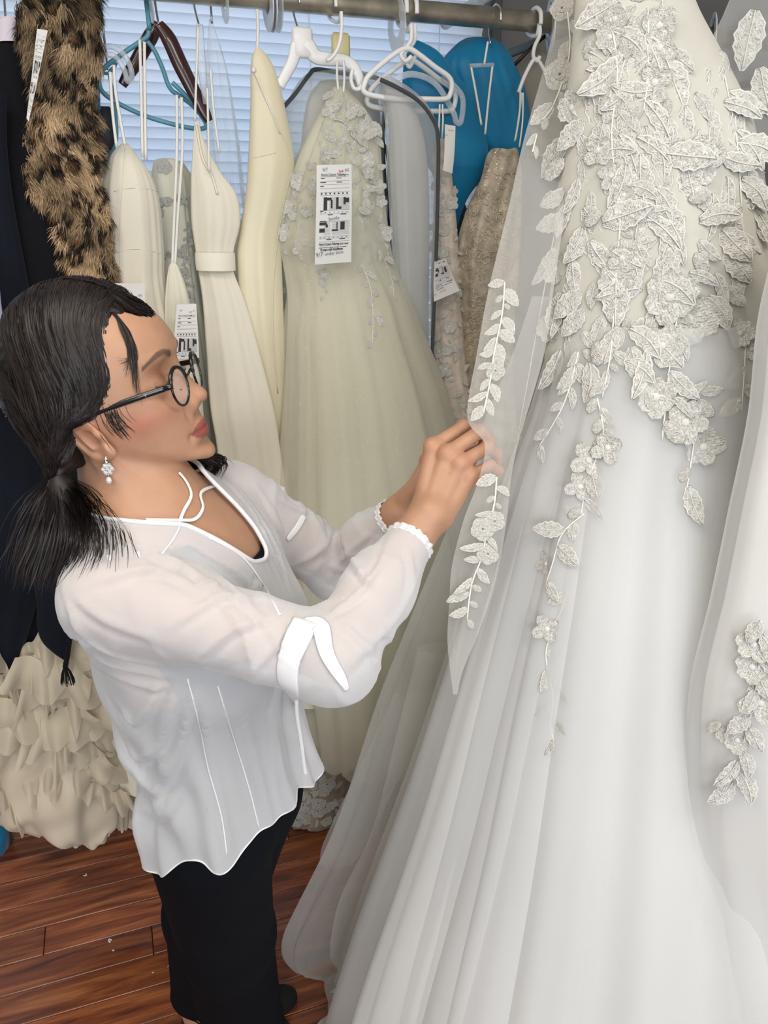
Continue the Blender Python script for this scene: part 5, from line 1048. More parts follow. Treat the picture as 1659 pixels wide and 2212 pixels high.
lo5 = np.array([-.50, .82, .02]); hi5 = np.array([-.05, 1.28, .86]); V5, Q5 = extract(lo5, hi5, .007, legs); pieces.append((V5, Q5))
VV = np.concatenate([q[0] for q in pieces]); of = 0; QQ = []
for v_, q_ in pieces: QQ.append(q_ + of); of += len(v_)
QQ = np.concatenate(QQ)
# skin colours by place: base tone, lips, brows, lids, blush, knuckles, moles
def skin_cols(V):
    q = (V - HO) @ HM; x, y, z = q.T; ay = np.abs(y); base = np.array([.455, .255, .16]); c = np.tile(base, (len(V), 1))
    def mix(m, col, a=1.0): nonlocal c; m = np.clip(m * a, 0, 1)[:, None]; c = c * (1 - m) + np.array(col) * m
    def G(cc, s): return np.exp(-(((np.stack([x, ay, z], 1) - cc) / s) ** 2).sum(1))
    hd = (z > -.14) & (x > -.03) & (ay < .10)
    mix(G((.05, .058, -.034), (.030, .03, .017)) * hd, (.48, .165, .11), .65)                # rouge on the cheekbone
    mix(G((.095, .0, .05), (.05, .04, .03)) * hd, (.50, .285, .18), .5)
    mix(G((.076, .033, .009), (.02, .018, .0085)) * hd, (.34, .14, .085), .75)           # eye shadow
    mix(G((.105, 0, -.036), (.012, .012, .010)) * hd, (.48, .22, .14), .5)
    # lips
    t = np.clip(ay / .0235, 0, 1); mz = -.0705 - .0015 * t; hu = (.0098 * np.sqrt(np.clip(1 - t ** 1.6, 0, 1)) - .0012 * np.exp(-(ay / .0028) ** 2)); hl = .0122 * np.sqrt(np.clip(1 - t ** 2, 0, 1))
    d = np.where(z > mz, (z - mz) - hu, (mz - z) - hl); lip = np.clip(.5 - d / .0012, 0, 1) * (x > .074) * (ay < .0236)
    mix(lip, (.30, .085, .068)); mix(np.exp(-((z - mz) / .0009) ** 2) * (ay < .024) * (x > .078), (.20, .05, .045), .8)
    # brows
    s = np.clip((ay - .014) / .040, 0, 1); bz = .0225 + .0085 * np.sin(s * 2.5) - .006 * s ** 2; th = .0034 * (1 - .55 * s) * np.clip((ay - .012) / .004, 0, 1)
    br = np.clip(1 - (np.abs(z - bz) - th) / .0016, 0, 1) * (ay > .0125) * (ay < .056) * (x > .03); mix(br, (.085, .045, .035), .82)
    # lashes line along the lowered lid
    lz = -.0075 + .0045 * ((ay - .031) / .016) ** 2; ll = np.exp(-((z - lz) / .0013) ** 2) * (np.abs(ay - .0315) < .0165) * (x > .05); mix(ll, (.03, .018, .015), .95)
    cz = .0045 - .0055 * ((ay - .031) / .018) ** 2; mix(np.exp(-((z - cz) / .0008) ** 2) * (np.abs(ay - .031) < .017) * (x > .06), (.30, .13, .09), .6)
    mix(G((-.004, .078, -.02), (.02, .01, .02)), (.45, .16, .10), .45)                    # ear
    # the hands: redder knuckles and finger ends, small moles
    for near in (True, False):
        b, m, p_, d_, t_, th_ = hand_pts(near)
        for k in m + p_: mix(np.exp(-(((V - k) ** 2).sum(1)) / .011 ** 2), (.52, .20, .13), .55)
        for k in d_ + t_ + th_[2:]: mix(np.exp(-(((V - k) ** 2).sum(1)) / .012 ** 2), (.54, .20, .14), .6)
    bv = BV3
    for (px, py, r, a) in ((905, 1057, .0011, .8), (918, 1153, .0022, .4), (972, 1023, .0025, .35), (924, 993, .0008, .6), (941, 1007, .0008, .6), (955, 949, .0009, .6)):
        rr_ = ray(px, py); h_ = bv.ray_cast(Vector(CO), Vector(nrm(rr_)))[0]
        if h_ is not None: mix(np.exp(-(((V - np.array(h_)) ** 2).sum(1)) / r ** 2), (.26, .10, .07), a)
    return np.clip(c, 0, 1)
BV3 = BVHTree.FromPolygons([Vector(v) for v in V3], Q3.tolist())
m_skin, nt, bs, out = _new('skin'); vc = N(nt, 'ShaderNodeVertexColor'); vc.layer_name = 'Col'
v = coords(nt); n1 = noise(nt, v, 45, 4); mx = N(nt, 'ShaderNodeMix', data_type='RGBA', blend_type='MULTIPLY'); mx.inputs[0].default_value = .6
rr = ramp(nt, n1.outputs[0], [(.3, (.88, .84, .82)), (.7, (1, 1, 1))]); nt.links.new(vc.outputs[0], mx.inputs[6]); nt.links.new(rr.outputs[0], mx.inputs[7]); nt.links.new(mx.outputs[2], bs.inputs['Base Color'])
bs.inputs['Roughness'].default_value = .48; bs.inputs['Subsurface Weight'].default_value = .18; bs.inputs['Subsurface Radius'].default_value = (.012, .005, .003); bs.inputs['Subsurface Scale'].default_value = .5
bs.inputs['Specular IOR Level'].default_value = .42
n2 = noise(nt, v, 420, 2); bump(nt, n2.outputs[0], .22, .0006, bs)
body = mesh_np('body', VV, QQ, m_skin, woman, True, cols=skin_cols(VV))

# fast ray tests against head
BVH = BVHTree.FromPolygons([Vector(v_) for v_ in V1], Q1.tolist())
def on_head(l, d=(1, 0, 0), lift=0.0):
    """project a head-local point along -d onto the face; returns world point"""
    o = H(np.array(l) + np.array(d) * .15); dr = -(HM @ nrm(d)); h = BVH.ray_cast(Vector(o), Vector(dr))
    return (np.array(h[0]) + np.array(h[1]) * lift) if h[0] is not None else H(l)

m_black = plain('glossy_black_acetate', (.008, .008, .009), .22, coat=.4)
m_hair = plain('dark_hair', (.015, .0102, .0095), .46, spec=.38, var=.35, sc=30)
# lashes
for sg in (-1, 1):
    L = MB()
    for k in range(26):
        s = k / 25; ay = .017 + s * .030; lz = -.0078 + .0045 * ((ay - .031) / .016) ** 2; p0 = on_head((.07, sg * ay, lz), lift=.0002)
        dv = HM @ nrm([.75, sg * (.15 + .75 * s), -.35 + .25 * s]); ln = .0058 + .003 * s; p1 = p0 + dv * ln * .6; p2 = p0 + dv * ln + HM @ np.array([0, 0, .0018]); L.tube([p0, p1, p2], [.00028, .0002, .00005], 4)
    L.build('eyelashes', m_hair, woman)

# glasses (a thing she wears: parts of the glasses stay with them)
gl = empty('eyeglasses', H((.10, 0, -.006)), 'round black-rimmed eyeglasses with slim temples worn by the woman', 'glasses')
m_lens = film('lens_glass', (.95, .93, .93), .05, .03, .25, 0, transl=0)
LC = {}
for sg in (-1, 1):
    c = np.array([.0975 if sg < 0 else .1005, sg * .0325, -.0125]); LC[sg] = c; wrp = sg * rad(7); axx = nrm([math.cos(wrp), math.sin(wrp), -.10]); ay_ = nrm(np.cross([0, 0, 1], axx)); az_ = np.cross(axx, ay_)
    ring = [H(c + ay_ * .0215 * math.cos(a) * (1 + .02 * math.sin(a)) + az_ * .0212 * math.sin(a)) for a in np.linspace(0, 2 * math.pi, 56, endpoint=False)]
    rm = MB().tube(ring, .0015, 8, True).build('rim', m_black, gl)
    V_ = [H(c + axx * .0009)] + [np.array(H(c + ay_ * .0212 * math.cos(a) + az_ * .0208 * math.sin(a))) for a in np.linspace(0, 2 * math.pi, 40, endpoint=False)]
    lens = MB().add(V_, [(0, 1 + k, 1 + (k + 1) % 40) for k in range(40)]).build('lens', m_lens, gl)
    # upper half of the rim is deeper, ends in the hinge block
    up = [H(c + ay_ * .0222 * math.cos(a) + az_ * .0222 * math.sin(a)) for a in np.linspace(rad(10), rad(170), 30)]
    MB().tube(up, .0024, 8).build('browline', m_black, gl)
    hg = H(c + np.array([-.005, sg * .0245, .0075])); MB().bbox(hg, (.011, .0045, .0062), HM.T, .001).build('hinge', m_black, gl)
    e0 = H(c + np.array([-.008, sg * .0262, .0075])); e1 = H((.055, sg * .0745, -.0045)); e2 = H((.01, sg * .0765, -.006)); e3 = H((-.015, sg * .077, -.010))
    e1 = H((.06, sg * .068, -.0045)); Pt = cr([e0, e1, e2, e3], 8)
    tm = MB().tube(Pt, .0034, 8, flat=(HM[:, 1], .32)).build('temple', m_black, gl)
    tag(MB().tube([H(c + np.array([-.0035, -sg * .012, -.006])), H(c + np.array([-.010, -sg * .0155, -.006]))], .0007, 6).build('nose_pad_arm', m_black, gl))
    MB().sphere(H(c + np.array([-.011, -sg * .0165, -.008])), (.0016, .0022, .0046), ax=HM.T).build('nose_pad', film('pad', (.9, .9, .9), .4), gl)
    if sg < 0:
        lg = MB(); pc = H(c + np.array([-.0205, sg * .036 - .0012, .0062])) ; nn = HM @ np.array([0, -1, 0])
        pc = Pt[6] - HM[:, 1] * .0012
        for q in ((-.0022, .0014), (.0022, .0014), (0, -.0024)): lg.tube([pc, pc + HM @ np.array([q[0], 0, q[1]])], .00022, 5)
        tag(lg.build('temple_mark', plain('silver_print', (.7, .7, .7), .35), gl), 'small silver Y mark on the black temple')
MB().tube(cr([H((.1045, -.0125, -.006)), H((.1065, -.006, -.0025)), H((.107, 0, -.0018)), H((.1065, .006, -.0025)), H((.1045, .0125, -.006))], 6), .0014, 8).build('bridge', m_black, gl)

# earring (hangs from the near ear lobe)
m_cryst = plain('crystal', (.92, .93, .97), .08, spec=1, var=.02, trans=.35, ior=1.9); m_silver = plain('silver', (.75, .75, .76), .18, 1)
lob = H((.0040, -.0800, -.053))
er_ = empty('earring', lob, 'silver crystal drop earring with a flower cluster on her near ear', 'earring')
dn = -ZD; rt = nrm(np.cross(ray(215, 990), ZD)); sd = nrm(np.cross(ZD, rt))
hk = MB(); hk.tube(cr([lob + rt * .002, lob - rt * .001 + dn * .004, lob + dn * .012], 6), .0009, 6); hk.build('hook', m_silver, er_)
for k in range(3): MB().sphere(lob + dn * (.004 + .004 * k) - sd * .001, .0015, 8, 5).build('crystal', m_cryst, er_, False)
c0 = lob + dn * .0165
for k in range(7):
    a = k * math.pi / 3; q = c0 + (0 if k == 6 else 1) * .0046 * (math.cos(a) * rt + math.sin(a) * ZD); MB().sphere(q, (.0023, .0023, .0018), 6, 4).build('crystal', m_cryst, er_, False); MB().tube([q + .0025 * (math.cos(b) * rt + math.sin(b) * ZD) for b in np.linspace(0, 6.28, 10)], .00035, 4).build('setting', m_silver, er_)
MB().sphere(c0 + dn * .013, (.0032, .0026, .0044), 8, 6).build('pear_drop', m_cryst, er_, False); MB().tube([c0 + dn * .005, c0 + dn * .0095], .0007, 5).build('link', m_silver, er_)

# ---- hair: a cap over the skull, gathered to two low ties, then loose tails
TIE = {-1: H((-.055, -.074, -.070)), 1: H((-.050, .074, -.078))}
TIE[-1] = J(122, 1018, .862)
print('tie local', ((TIE[-1] - HO) @ HM).round(3))
def hair_sdf(P):
    q = toH(P); x, y, z = q[..., 0], q[..., 1], q[..., 2]
    f = sd_ell(q, (-.010, 0, .034), (.1005, .0835, .0985))
    f = smin(f, sd_ell(q, (-.045, 0, -.005), (.062, .076, .075)), .03)
    for sg in (-1, 1):
        tl = (TIE[sg] - HO) @ HM
        f = smin(f, sd_cone(q, (-.040, sg * .052, -.015), tl, .040, .011), .03)
    xs = np.interp(z, [-.09, -.03, -.016, -.011, -.0028, .0278, .063, .085], [-.035, -.030, -.022, .015, .036, .0515, .056, .062]).astype(np.float32)
    zh = np.interp(y, [-.055, -.045, -.030, -.02, 0, .02, .05, .07], [.090, .082, .079, .068, .0560, .049, .034, .02]).astype(np.float32)
    cut = np.minimum(x - xs + .0028, (zh - z) * .85)
    # ear opening near side
    f = smax(f, cut, .006)
    ay = np.abs(y); f = smax(f, -sd_ell(np.stack([x, ay, z], -1), (-.006, .088, -.036), (.026, .022, .024)), .006)
    g_ = .0010 * np.sin(np.arctan2(y + .004, z + .01 + 0 * x) * 60 + x * 60) ; return f + g_
V6, Q6 = extract(HO - [.16, .14, .15], HO + [.13, .13, .14], .0026, hair_sdf)
hair = mesh_np('hair', V6, Q6, m_hair, woman, True)
BH = BVHTree.FromPolygons([Vector(v_) for v_ in V6], Q6.tolist())
def out_surface(P, lift):
    """push world points to just outside the hair cap, radially from the head centre"""
    o = H((-.012, 0, .01)); res = []
    for p in P:
        d = nrm(p - o); h = BH.ray_cast(Vector(o + d * .26), Vector(-d), .26)
        res.append((np.array(h[0]) + d * lift) if h[0] is not None else p)
    return np.array(res)
def ribbons(paths, wid, name, mat, parent, seed=0):
    V = []; F = []; r = np.random.default_rng(seed); o = H((-.012, 0, 0))
    for P in paths:
        m = len(P); T = np.gradient(P, axis=0); T /= np.linalg.norm(T, axis=1)[:, None] + 1e-9; Nn = P - o; Nn /= np.linalg.norm(Nn, axis=1)[:, None]; B = np.cross(T, Nn); B /= np.linalg.norm(B, axis=1)[:, None] + 1e-9
        a = r.uniform(-.5, .5); B = B * math.cos(a) + Nn * math.sin(a); w_ = wid * r.uniform(.6, 1.3) * np.interp(np.linspace(0, 1, m), [0, .15, .8, 1], [.6, 1, .9, .1])
        b = len(V); V += list(P - B * w_[:, None]) + list(P + B * w_[:, None])
        for i in range(m - 1): F.append((b + i, b + i + 1, b + m + i + 1, b + m + i))
    return mesh_np(name, np.array(V), np.array(F), mat, parent, True)
r_ = np.random.default_rng(3)
paths = []
CRN = np.array([-.055, -.004, .128])         # crown, head-local direction
for side in (-1, 1):
    tl = (TIE[side] - HO) @ HM
    for k in range(1500 if side < 0 else 700):
        s = r_.uniform(0, 1)
        # start along the parting from hairline (s=0) over the crown to the nape (s=1)
        part = np.array([.072 - .16 * s - .02 * s * s, side * .004 + .006, .118 - .03 * abs(s - .35)]) if s < .75 else np.array([-.095 - .01 * s, side * .003, .09 - (s - .75) * .35])
        start = part + r_.normal(size=3) * [.003, .004, .002]
        mid = np.array([np.interp(s, [0, .3, .7, 1], [.044, .020, -.045, -.085]), side * .085, np.interp(s, [0, .3, .7, 1], [.022, .018, .012, .0])]) + r_.normal(size=3) * .006
        m2 = np.array([np.interp(s, [0, .4, 1], [.008, -.026, -.07]), side * .086, np.interp(s, [0, .4, 1], [-.006, -.012, -.05])]) + r_.normal(size=3) * .004
        Pl = cr([start, start * .55 + mid * .45 + np.array([0, side * .030, .020]), mid, m2, tl + r_.normal(size=3) * .003], 5)
        Pw = np.array([H(q) for q in Pl]); Pw = np.vstack([out_surface(Pw[:-3], .0006 + r_.uniform(0, .0022)), Pw[-3:]]); paths.append(Pw)
for k in range(260):
    j = r_.normal(size=3) * [.0022, .001, .001]; Pl = cr(np.array([[.040, -.030, .112], [.056, -.048, .080], [.054, -.062, .060], [.050, -.069, .030], [.036, -.0745, .0], [.012, -.076, -.010], [-.022, -.078, -.018], (TIE[-1] - HO) @ HM]) + j, 5)
    Pw = np.array([H(q) for q in Pl]); Pw = np.vstack([out_surface(Pw[:-4], .0004 + r_.uniform(0, .0016)), Pw[-4:]]); paths.append(Pw)
# fringe combed across the brow to the far side
def zhl(y): return float(np.interp(y, [-.055, -.045, -.030, -.02, 0, .02, .05, .07], [.090, .082, .079, .068, .0560, .049, .034, .02]))
for k in range(650):
    s = r_.uniform(0, 1); d_ = r_.uniform(0, 1) ** 1.3; st = np.array([-.02 + .07 * (1 - d_), -.010 + r_.normal() * .004, .126]) + r_.normal(size=3) * .002
    Pl = [st]
    for (y_, x_) in ((-.004, .062), (.012, .082), (.032, .086), (.055, .066)):
        up_ = .004 + .030 * d_ * (1 - abs(y_) * 6); Pl.append(np.array([x_ - .010 * d_, y_ - .018 * (1 - d_) , zhl(y_ - .012 * (1 - d_)) + up_]) + r_.normal(size=3) * .0015)
    paths.append(out_surface(np.array([H(q) for q in cr(np.array(Pl), 5)]), .0006 + r_.uniform(0, .002)))
# fringe wisps falling over the near temple
wp = []
for k in range(70):
    c = r_.choice(3, p=[.45, .3, .25]); st = np.array([.052, -.022, .112]) + r_.normal(size=3) * [.006, .004, .002]; xo = (.066, .072, .060)[c] + r_.normal() * .0015; wz = (.000, .022, .03)[c] + r_.normal() * .008; dx = r_.normal() * .002
    Pl = cr([st, np.array([.068 + dx, -.040, .092]), np.array([xo + .008, -.052 - .3 * dx, .066]), np.array([xo + .004 + dx, -.058, .038]), np.array([xo - .005, -.066, wz])], 5)
    Pw = []
    for l_ in Pl:
        o = H((-.012, 0, .01)); p = H(l_); d = nrm(p - o); h = BVH.ray_cast(Vector(o + d * .26), Vector(-d), .26); Pw.append(np.array(h[0]) + d * .0018 if h[0] is not None else p)
    wp.append(np.array(Pw))
# fine side-burn hairs before the ear
for k in range(46):
    st = np.array([.030 + r_.normal() * .007, -.0745, -.008 + r_.normal() * .004]); e = st + [.004 + r_.normal() * .004, .002, -.022 - r_.uniform(0, .022)]
    Pl = cr([st, (st + e) / 2 + [-.003, 0, 0], e], 6); Pw = []
    for l_ in Pl:
        o = H((-.012, 0, -.02)); p = H(l_); d = nrm(p - o); h = BVH.ray_cast(Vector(o + d * .26), Vector(-d), .26); Pw.append(np.array(h[0]) + d * .0007 if h[0] is not None else p)
    wp.append(np.array(Pw))
ribbons(wp, .00026, 'fringe_wisps', m_hair, woman, 5)
def tail(side, k):
    t0 = TIE[side]; o = r_.normal(size=3) * [1, .7, 0]; lng = r_.uniform(.72, 1.12)
    if side < 0:
        B = [J(138, 1075, .862), J(140, 1140, .865), J(118, 1210, .87), J(98, 1262, .87)]; S = [.014, .021, .022, .018]
        if k % 7 == 0: B = [J(158, 1075, .85), J(195, 1125, .84), J(205, 1180, .83), J(180, 1240, .83)]; S = [.008, .012, .014, .02]
    else:
        B = [J(400, 1000, 1.02), J(440, 988, 1.015), J(464, 1006, 1.01), J(440, 1034, 1.005)]; S = [.007, .009, .007, .010]
    P_ = [t0 if side < 0 else J(380, 1010, 1.02)]
    for b_, s_ in zip(B, S): P_.append(b_ + o * s_ + r_.normal(size=3) * .0022)
    Q_ = cr(P_, 6); n_ = max(8, int(len(Q_) * min(lng, 1))); return Q_[:n_]
for k in range(900): paths.append(tail(-1, k))
for k in range(420): paths.append(tail(1, k))
ribbons(paths, .00055, 'hair_strands', m_hair, woman, 2)
# tail cores
MB().tube(cr([TIE[-1], J(138, 1080, .864), J(138, 1150, .868), J(110, 1235, .872)], 6), np.interp(np.linspace(0, 1, 19), [0, .2, .6, 1], [.006, .017, .021, .005]), 12).build('pigtail', m_hair, woman)
MB().tube(cr([J(385, 1008, 1.02), J(435, 992, 1.015), J(458, 1006, 1.01), J(440, 1026, 1.005)], 6), np.interp(np.linspace(0, 1, 19), [0, .3, 1], [.012, .012, .004]), 12).build('pigtail', m_hair, woman)
for sg in (-1,): MB().tube([TIE[sg] + .0075 * (math.cos(a) * nrm([0, 1, .2]) + math.sin(a) * nrm([.7, 0, .7])) for a in np.linspace(0, 6.28, 16, endpoint=False)], .0016, 6, True).build('hair_tie', plain('hair_elastic', (.03, .03, .035), .6), woman)

# ---- black tank top (seen at the neckline and through the blouse)
def tank(P):
    f = body_sdf(P) - .0032; q = P - f32(NK); s = q @ f32(FD); l = q @ f32(LD); z = q[..., 2]
    return f
loT = np.minimum(MID, PEL) - [.20, .22, 0]; loT[2] = .78; hiT = np.maximum(MID, PEL) + [.20, .22, 0]; hiT[2] = 1.27
Vt, Qt = extract(loT, hiT, .005, tank); Tt = np.concatenate([Qt[:, [0, 1, 2]], Qt[:, [0, 2, 3]]])
q = Vt - NK; s, l, z = q @ FD, q @ LD, q[:, 2]
nl = -.098 + .55 * np.abs(l) ** 1.0 * (np.abs(l) < .10) - .25 * np.clip(np.abs(l) - .085, 0, 1); gk = np.minimum(np.where(s > -.02, (-.073 + 6.5 * np.clip(np.abs(l - .03) - .03, 0, 1) ** 1.6) - z, -.03 - z), z + .50)
gk = np.minimum(gk, .118 - np.abs(l))
Vt, Tt, _ = clip_tris(Vt, Tt, gk)
mesh_np('tank_top', Vt, Tt, plain('black_jersey', (.006, .009, .016), .8, spec=.2), woman, True)

# ---- blouse
m_bl = cloth('sheer_white_georgette', (.84, .85, .88), .6, .2, .02, 1400, .35, .3, .16, 5, .56, tcol=(.80, .80, .84), wrinkle=.6, wsc=4.5, wst=(1.2, 1.2, .55), edge=.45)
m_trim = cloth('white_binding', (.86, .86, .88), .6, .2, .02, 1200, .2, .3, .15)
BZ = np.array([.66, .72, .80, .88, .96, 1.04, 1.12, 1.20, 1.26])
BA = np.array([.128, .122, .112, .102, .100, .112, .118, .100, .08])       # half depth along FD
BB = np.array([.176, .170, .160, .148, .138, .136, .142, .140, .12])       # half width along LD
BS = np.array([.052, .050, .044, .038, .030, .016, .014, .004, .0])
def blouse_sdf(P):
    x, y, z = P[..., 0], P[..., 1], P[..., 2]; t = np.clip((MID[2] - z) / (MID[2] - PEL[2]), -.2, 1.4)
    cx = MID[0] + (PEL[0] - MID[0]) * t; cy = MID[1] + (PEL[1] - MID[1]) * t; dx = x - cx; dy = y - cy; s = dx * FD[0] + dy * FD[1]; l = dx * LD[0] + dy * LD[1]
    A = np.interp(z, BZ, BA).astype(np.float32); B = np.interp(z, BZ, BB).astype(np.float32); s = s - np.interp(z, BZ, BS)
    th = np.arctan2(l, s); rr_ = np.sqrt((s / A) ** 2 + (l / B) ** 2); amt = np.clip((1.10 - z) / .35, 0, 1)
    fo = amt * (.0080 * np.sin(th * 7 + 1.0 + z * 3) + .0050 * np.sin(th * 13 + 2 - z * 5) + .003 * np.sin(th * 21 + z * 9))
    back = np.exp(-((np.abs(th) - 2.3) / .7) ** 2)
    fo = fo + back * .013 * np.sin(z * 50 + th * 7) * np.exp(-((z - .96) / .13) ** 2)
    f = (rr_ - 1) * np.minimum(A, B) * .92 - fo; f = smax(f, z - 1.24, .05)
    f = smin(f, body_sdf(P) - .0075, .030)
    # gathers below the yoke
    q = P - f32(NK); sf = q @ f32(FD); ll = q @ f32(LD)
    f = f - .0020 * np.sin(np.abs(ll) * 420) * np.exp(-((z - (NK[2] - .085)) / .04) ** 2) * (sf > .0) * np.clip((np.abs(ll) - .04) / .02, 0, 1)
    return f
def sleeve(P, sh, el, wr, near):
    d1 = el - sh; d2 = wr - el
    def wav(P, a, b, amp, k, ph): 
        ba = f32(b - a); h = ((P - f32(a)) @ ba) / (ba @ ba); n1 = nrm(np.cross(ba, ZD)); n2 = np.cross(nrm(ba), n1); q = P - f32(a); an = np.arctan2(q @ f32(n1), q @ f32(n2)); sn = (1 - np.abs(np.sin((h * k + an * 1.3 + .5 * np.sin(an * 3 + h * 9) + ph) * .5))) ** 2.2; return amp * (.6 - 2.0 * sn) * (.55 + .45 * np.sin(an * 2 + ph * 3 + h * 4))
    dr = -ZD * .006
    f = sd_cone(P, sh + dr * .3, el + dr, .052, .047) + wav(P, sh, el, .0042, 15, .5) + wav(P, sh, el, .0020, 31, 2)
    f = smin(f, sd_ell(P, el + dr * 1.3, (.052, .052, .052)), .02)
    m = el + d2 * .55; c = wr - d2 * .07
    g_ = sd_cone(P, el + dr, m + dr * .7, .047, .042) + wav(P, el, wr, .0040, 13, 1) + wav(P, el, wr, .0022, 27, 4); g_ = smin(g_, sd_cone(P, m + dr * .7, c, .043, .030), .02)
    return smin(f, g_, .012)
def blouse_all(P):
    f = blouse_sdf(P); f = smin(f, sleeve(P, SHN, ELN, WRN, True), .022); return smin(f, sleeve(P, SHF, ELF, WRF, False), .022)
loB = np.array([-.56, .62, .60]); hiB = np.array([.09, 1.25, 1.36])
Vb, Qb = extract(loB, hiB, .0036, blouse_all); Tb = np.concatenate([Qb[:, [0, 1, 2]], Qb[:, [0, 2, 3]]])
q = Vb - NK; s, l, z = q @ FD, q @ LD, q[:, 2]
# neck opening: collar ellipse and V, world-ish distances
zn = np.interp(l, [-.085, -.04, -.016, .021, .05, .066], [.012, -.002, -.028, -.072, -.080, -.074]); lf = np.interp(z, [-.08, -.05, -.013, .03], [.066, .067, .061, .05])
gn = np.maximum(zn - z, l - lf); gn = np.where(s > 0, gn, .012 - z); gn = np.minimum(gn, .036 - z); gn = np.where(np.hypot(s, l) > .150, 1, gn)
gn = np.where(np.hypot(s, l) > .150, .05, gn)
thb = np.arctan2((Vb - MID) @ LD, (Vb - MID) @ FD)
hemz = .778 + .055 * np.clip(np.cos(thb + .15), 0, 1) ** 1.2 + .007 * np.sin(thb * 5 + 2.4) + .006 * np.sin(thb * 9 + 1) - .010 * np.clip(-np.cos(thb), 0, 1) - .014 * np.exp(-((thb + 1.95) / .55) ** 2) + .012 * np.exp(-((thb + 1.15) / .30) ** 2)
isarm = np.minimum(sleeve(f32(Vb), SHN, ELN, WRN, True), sleeve(f32(Vb), SHF, ELF, WRF, False)) < .004
gh = np.where(Vb[:, 2] < .95, Vb[:, 2] - hemz, 1)
def cuffg(wr, el): d = nrm(wr - el); e = wr - d * .012; return np.where(np.linalg.norm(Vb - wr, axis=1) < .09, (e - Vb) @ d + .003 * 0, 1)
gall = np.minimum.reduce([gn, gh, cuffg(WRN, ELN), cuffg(WRF, ELF)])
# fold lines pressed into the cloth: each is a soft ridge with a valley beside it
_bvf = BVHTree.FromPolygons([Vector(v_) for v_ in Vb], Tb.tolist())
_e = Vb[Tb]; _fn = np.cross(_e[:, 1] - _e[:, 0], _e[:, 2] - _e[:, 0]); Nb = np.zeros_like(Vb)
for k_ in range(3): np.add.at(Nb, Tb[:, k_], _fn)
Nb /= np.linalg.norm(Nb, axis=1)[:, None] + 1e-12
FOLDS = [([(150, 1330), (190, 1400), (260, 1440), (380, 1462)], 5, 6), ([(140, 1290), (180, 1370), (250, 1415), (360, 1440)], 4, 5), ([(168, 1392), (215, 1440), (300, 1478), (360, 1482)], 4, 6), ([(262, 1530), (292, 1560), (325, 1520), (345, 1470)], 6, 7),
 ([(272, 1600), (305, 1640), (350, 1590), (380, 1490)], 6, 8), ([(285, 1660), (335, 1705), (385, 1620), (415, 1500)], 6, 8), ([(300, 1740), (350, 1760), (400, 1700)], 3, 8), ([(430, 1500), (450, 1620), (480, 1740), (500, 1840)], 4, 8), ([(520, 1530), (545, 1640), (575, 1760)], 4, 9), ([(590, 1540), (605, 1640), (615, 1760)], 3, 8), ([(360, 1560), (340, 1700), (345, 1840)], 3, 9),
 ([(190, 1200), (300, 1182), (400, 1228), (520, 1300)], 4.5, 6), ([(220, 1250), (330, 1230), (440, 1275)], 4, 6), ([(165, 1290), (230, 1340), (330, 1380)], 4, 7), ([(380, 1345), (470, 1292), (520, 1290)], 4, 6), ([(430, 1420), (500, 1362), (580, 1335)], 4.5, 6), ([(540, 1460), (590, 1400), (620, 1360)], 3.5, 5),
 ([(715, 1325), (765, 1290), (820, 1225)], 4, 5), ([(770, 1420), (850, 1340), (905, 1240)], 4.5, 7), ([(735, 1345), (790, 1400), (820, 1440)], 4, 5), ([(840, 1165), (820, 1220), (790, 1270)], 3, 4), ([(880, 1180), (890, 1240), (880, 1290)], 3, 5),
 ([(650, 1215), (700, 1180), (722, 1120)], 6, 6), ([(705, 1262), (745, 1205), (800, 1150)], 5, 6), ([(740, 1170), (775, 1230), (800, 1262)], 5, 5), ([(600, 1075), (640, 1100), (690, 1110)], 4, 5), ([(560, 1060), (590, 1110), (620, 1170)], 3.5, 5),
 ([(365, 1180), (450, 1228), (540, 1310), (600, 1390)], 3.5, 5), ([(358, 1198), (440, 1262), (500, 1330)], 3, 5), ([(380, 1165), (470, 1205), (570, 1290)], 3, 5), ([(520, 1060), (580, 1150), (625, 1260)], 3, 5), ([(490, 1040), (550, 1110), (600, 1230)], 3, 5)]
for pts_, amp_, wd_ in FOLDS:
    L_ = []
    for (x_, y_) in cr(np.array([(a_, b_, 0) for a_, b_ in pts_]), 7)[:, :2]:
        rr2 = nrm(ray(x_, y_)); h_ = _bvf.ray_cast(Vector(CO), Vector(rr2))
        if h_[0] is not None: L_.append(np.array(h_[0]))
    if len(L_) < 5: continue
    L_ = np.array(L_); lo_, hi_ = L_.min(0) - .03, L_.max(0) + .03; ix = np.where(((Vb > lo_) & (Vb < hi_)).all(1))[0]
    if len(ix) == 0: continue
    D_ = np.linalg.norm(Vb[ix][:, None] - L_[None], axis=2); j_ = D_.argmin(1); d_ = D_.min(1); T_ = np.gradient(L_, axis=0)[j_]; T_ /= np.linalg.norm(T_, axis=1)[:, None] + 1e-9
    sd2 = ((Vb[ix] - L_[j_]) * np.cross(T_, Nb[ix])).sum(1); en = np.sin(np.pi * (j_ + .5) / len(L_)) ** .6; w1 = wd_ * .001
    prof = np.exp(-(sd2 / w1) ** 2) - .75 * np.exp(-((sd2 - 1.5 * w1) / (w1 * .8)) ** 2); prof = prof * np.exp(-np.clip(d_ - np.abs(sd2) - .006, 0, 1) / .006) * (d_ < w1 * 4)
    Vb[ix] += Nb[ix] * (prof * en * amp_ * .001)[:, None]
Vb, Tb, lines = clip_tris(Vb, Tb, gall)
blouse = mesh_np('blouse', Vb, Tb, m_bl, woman, True)
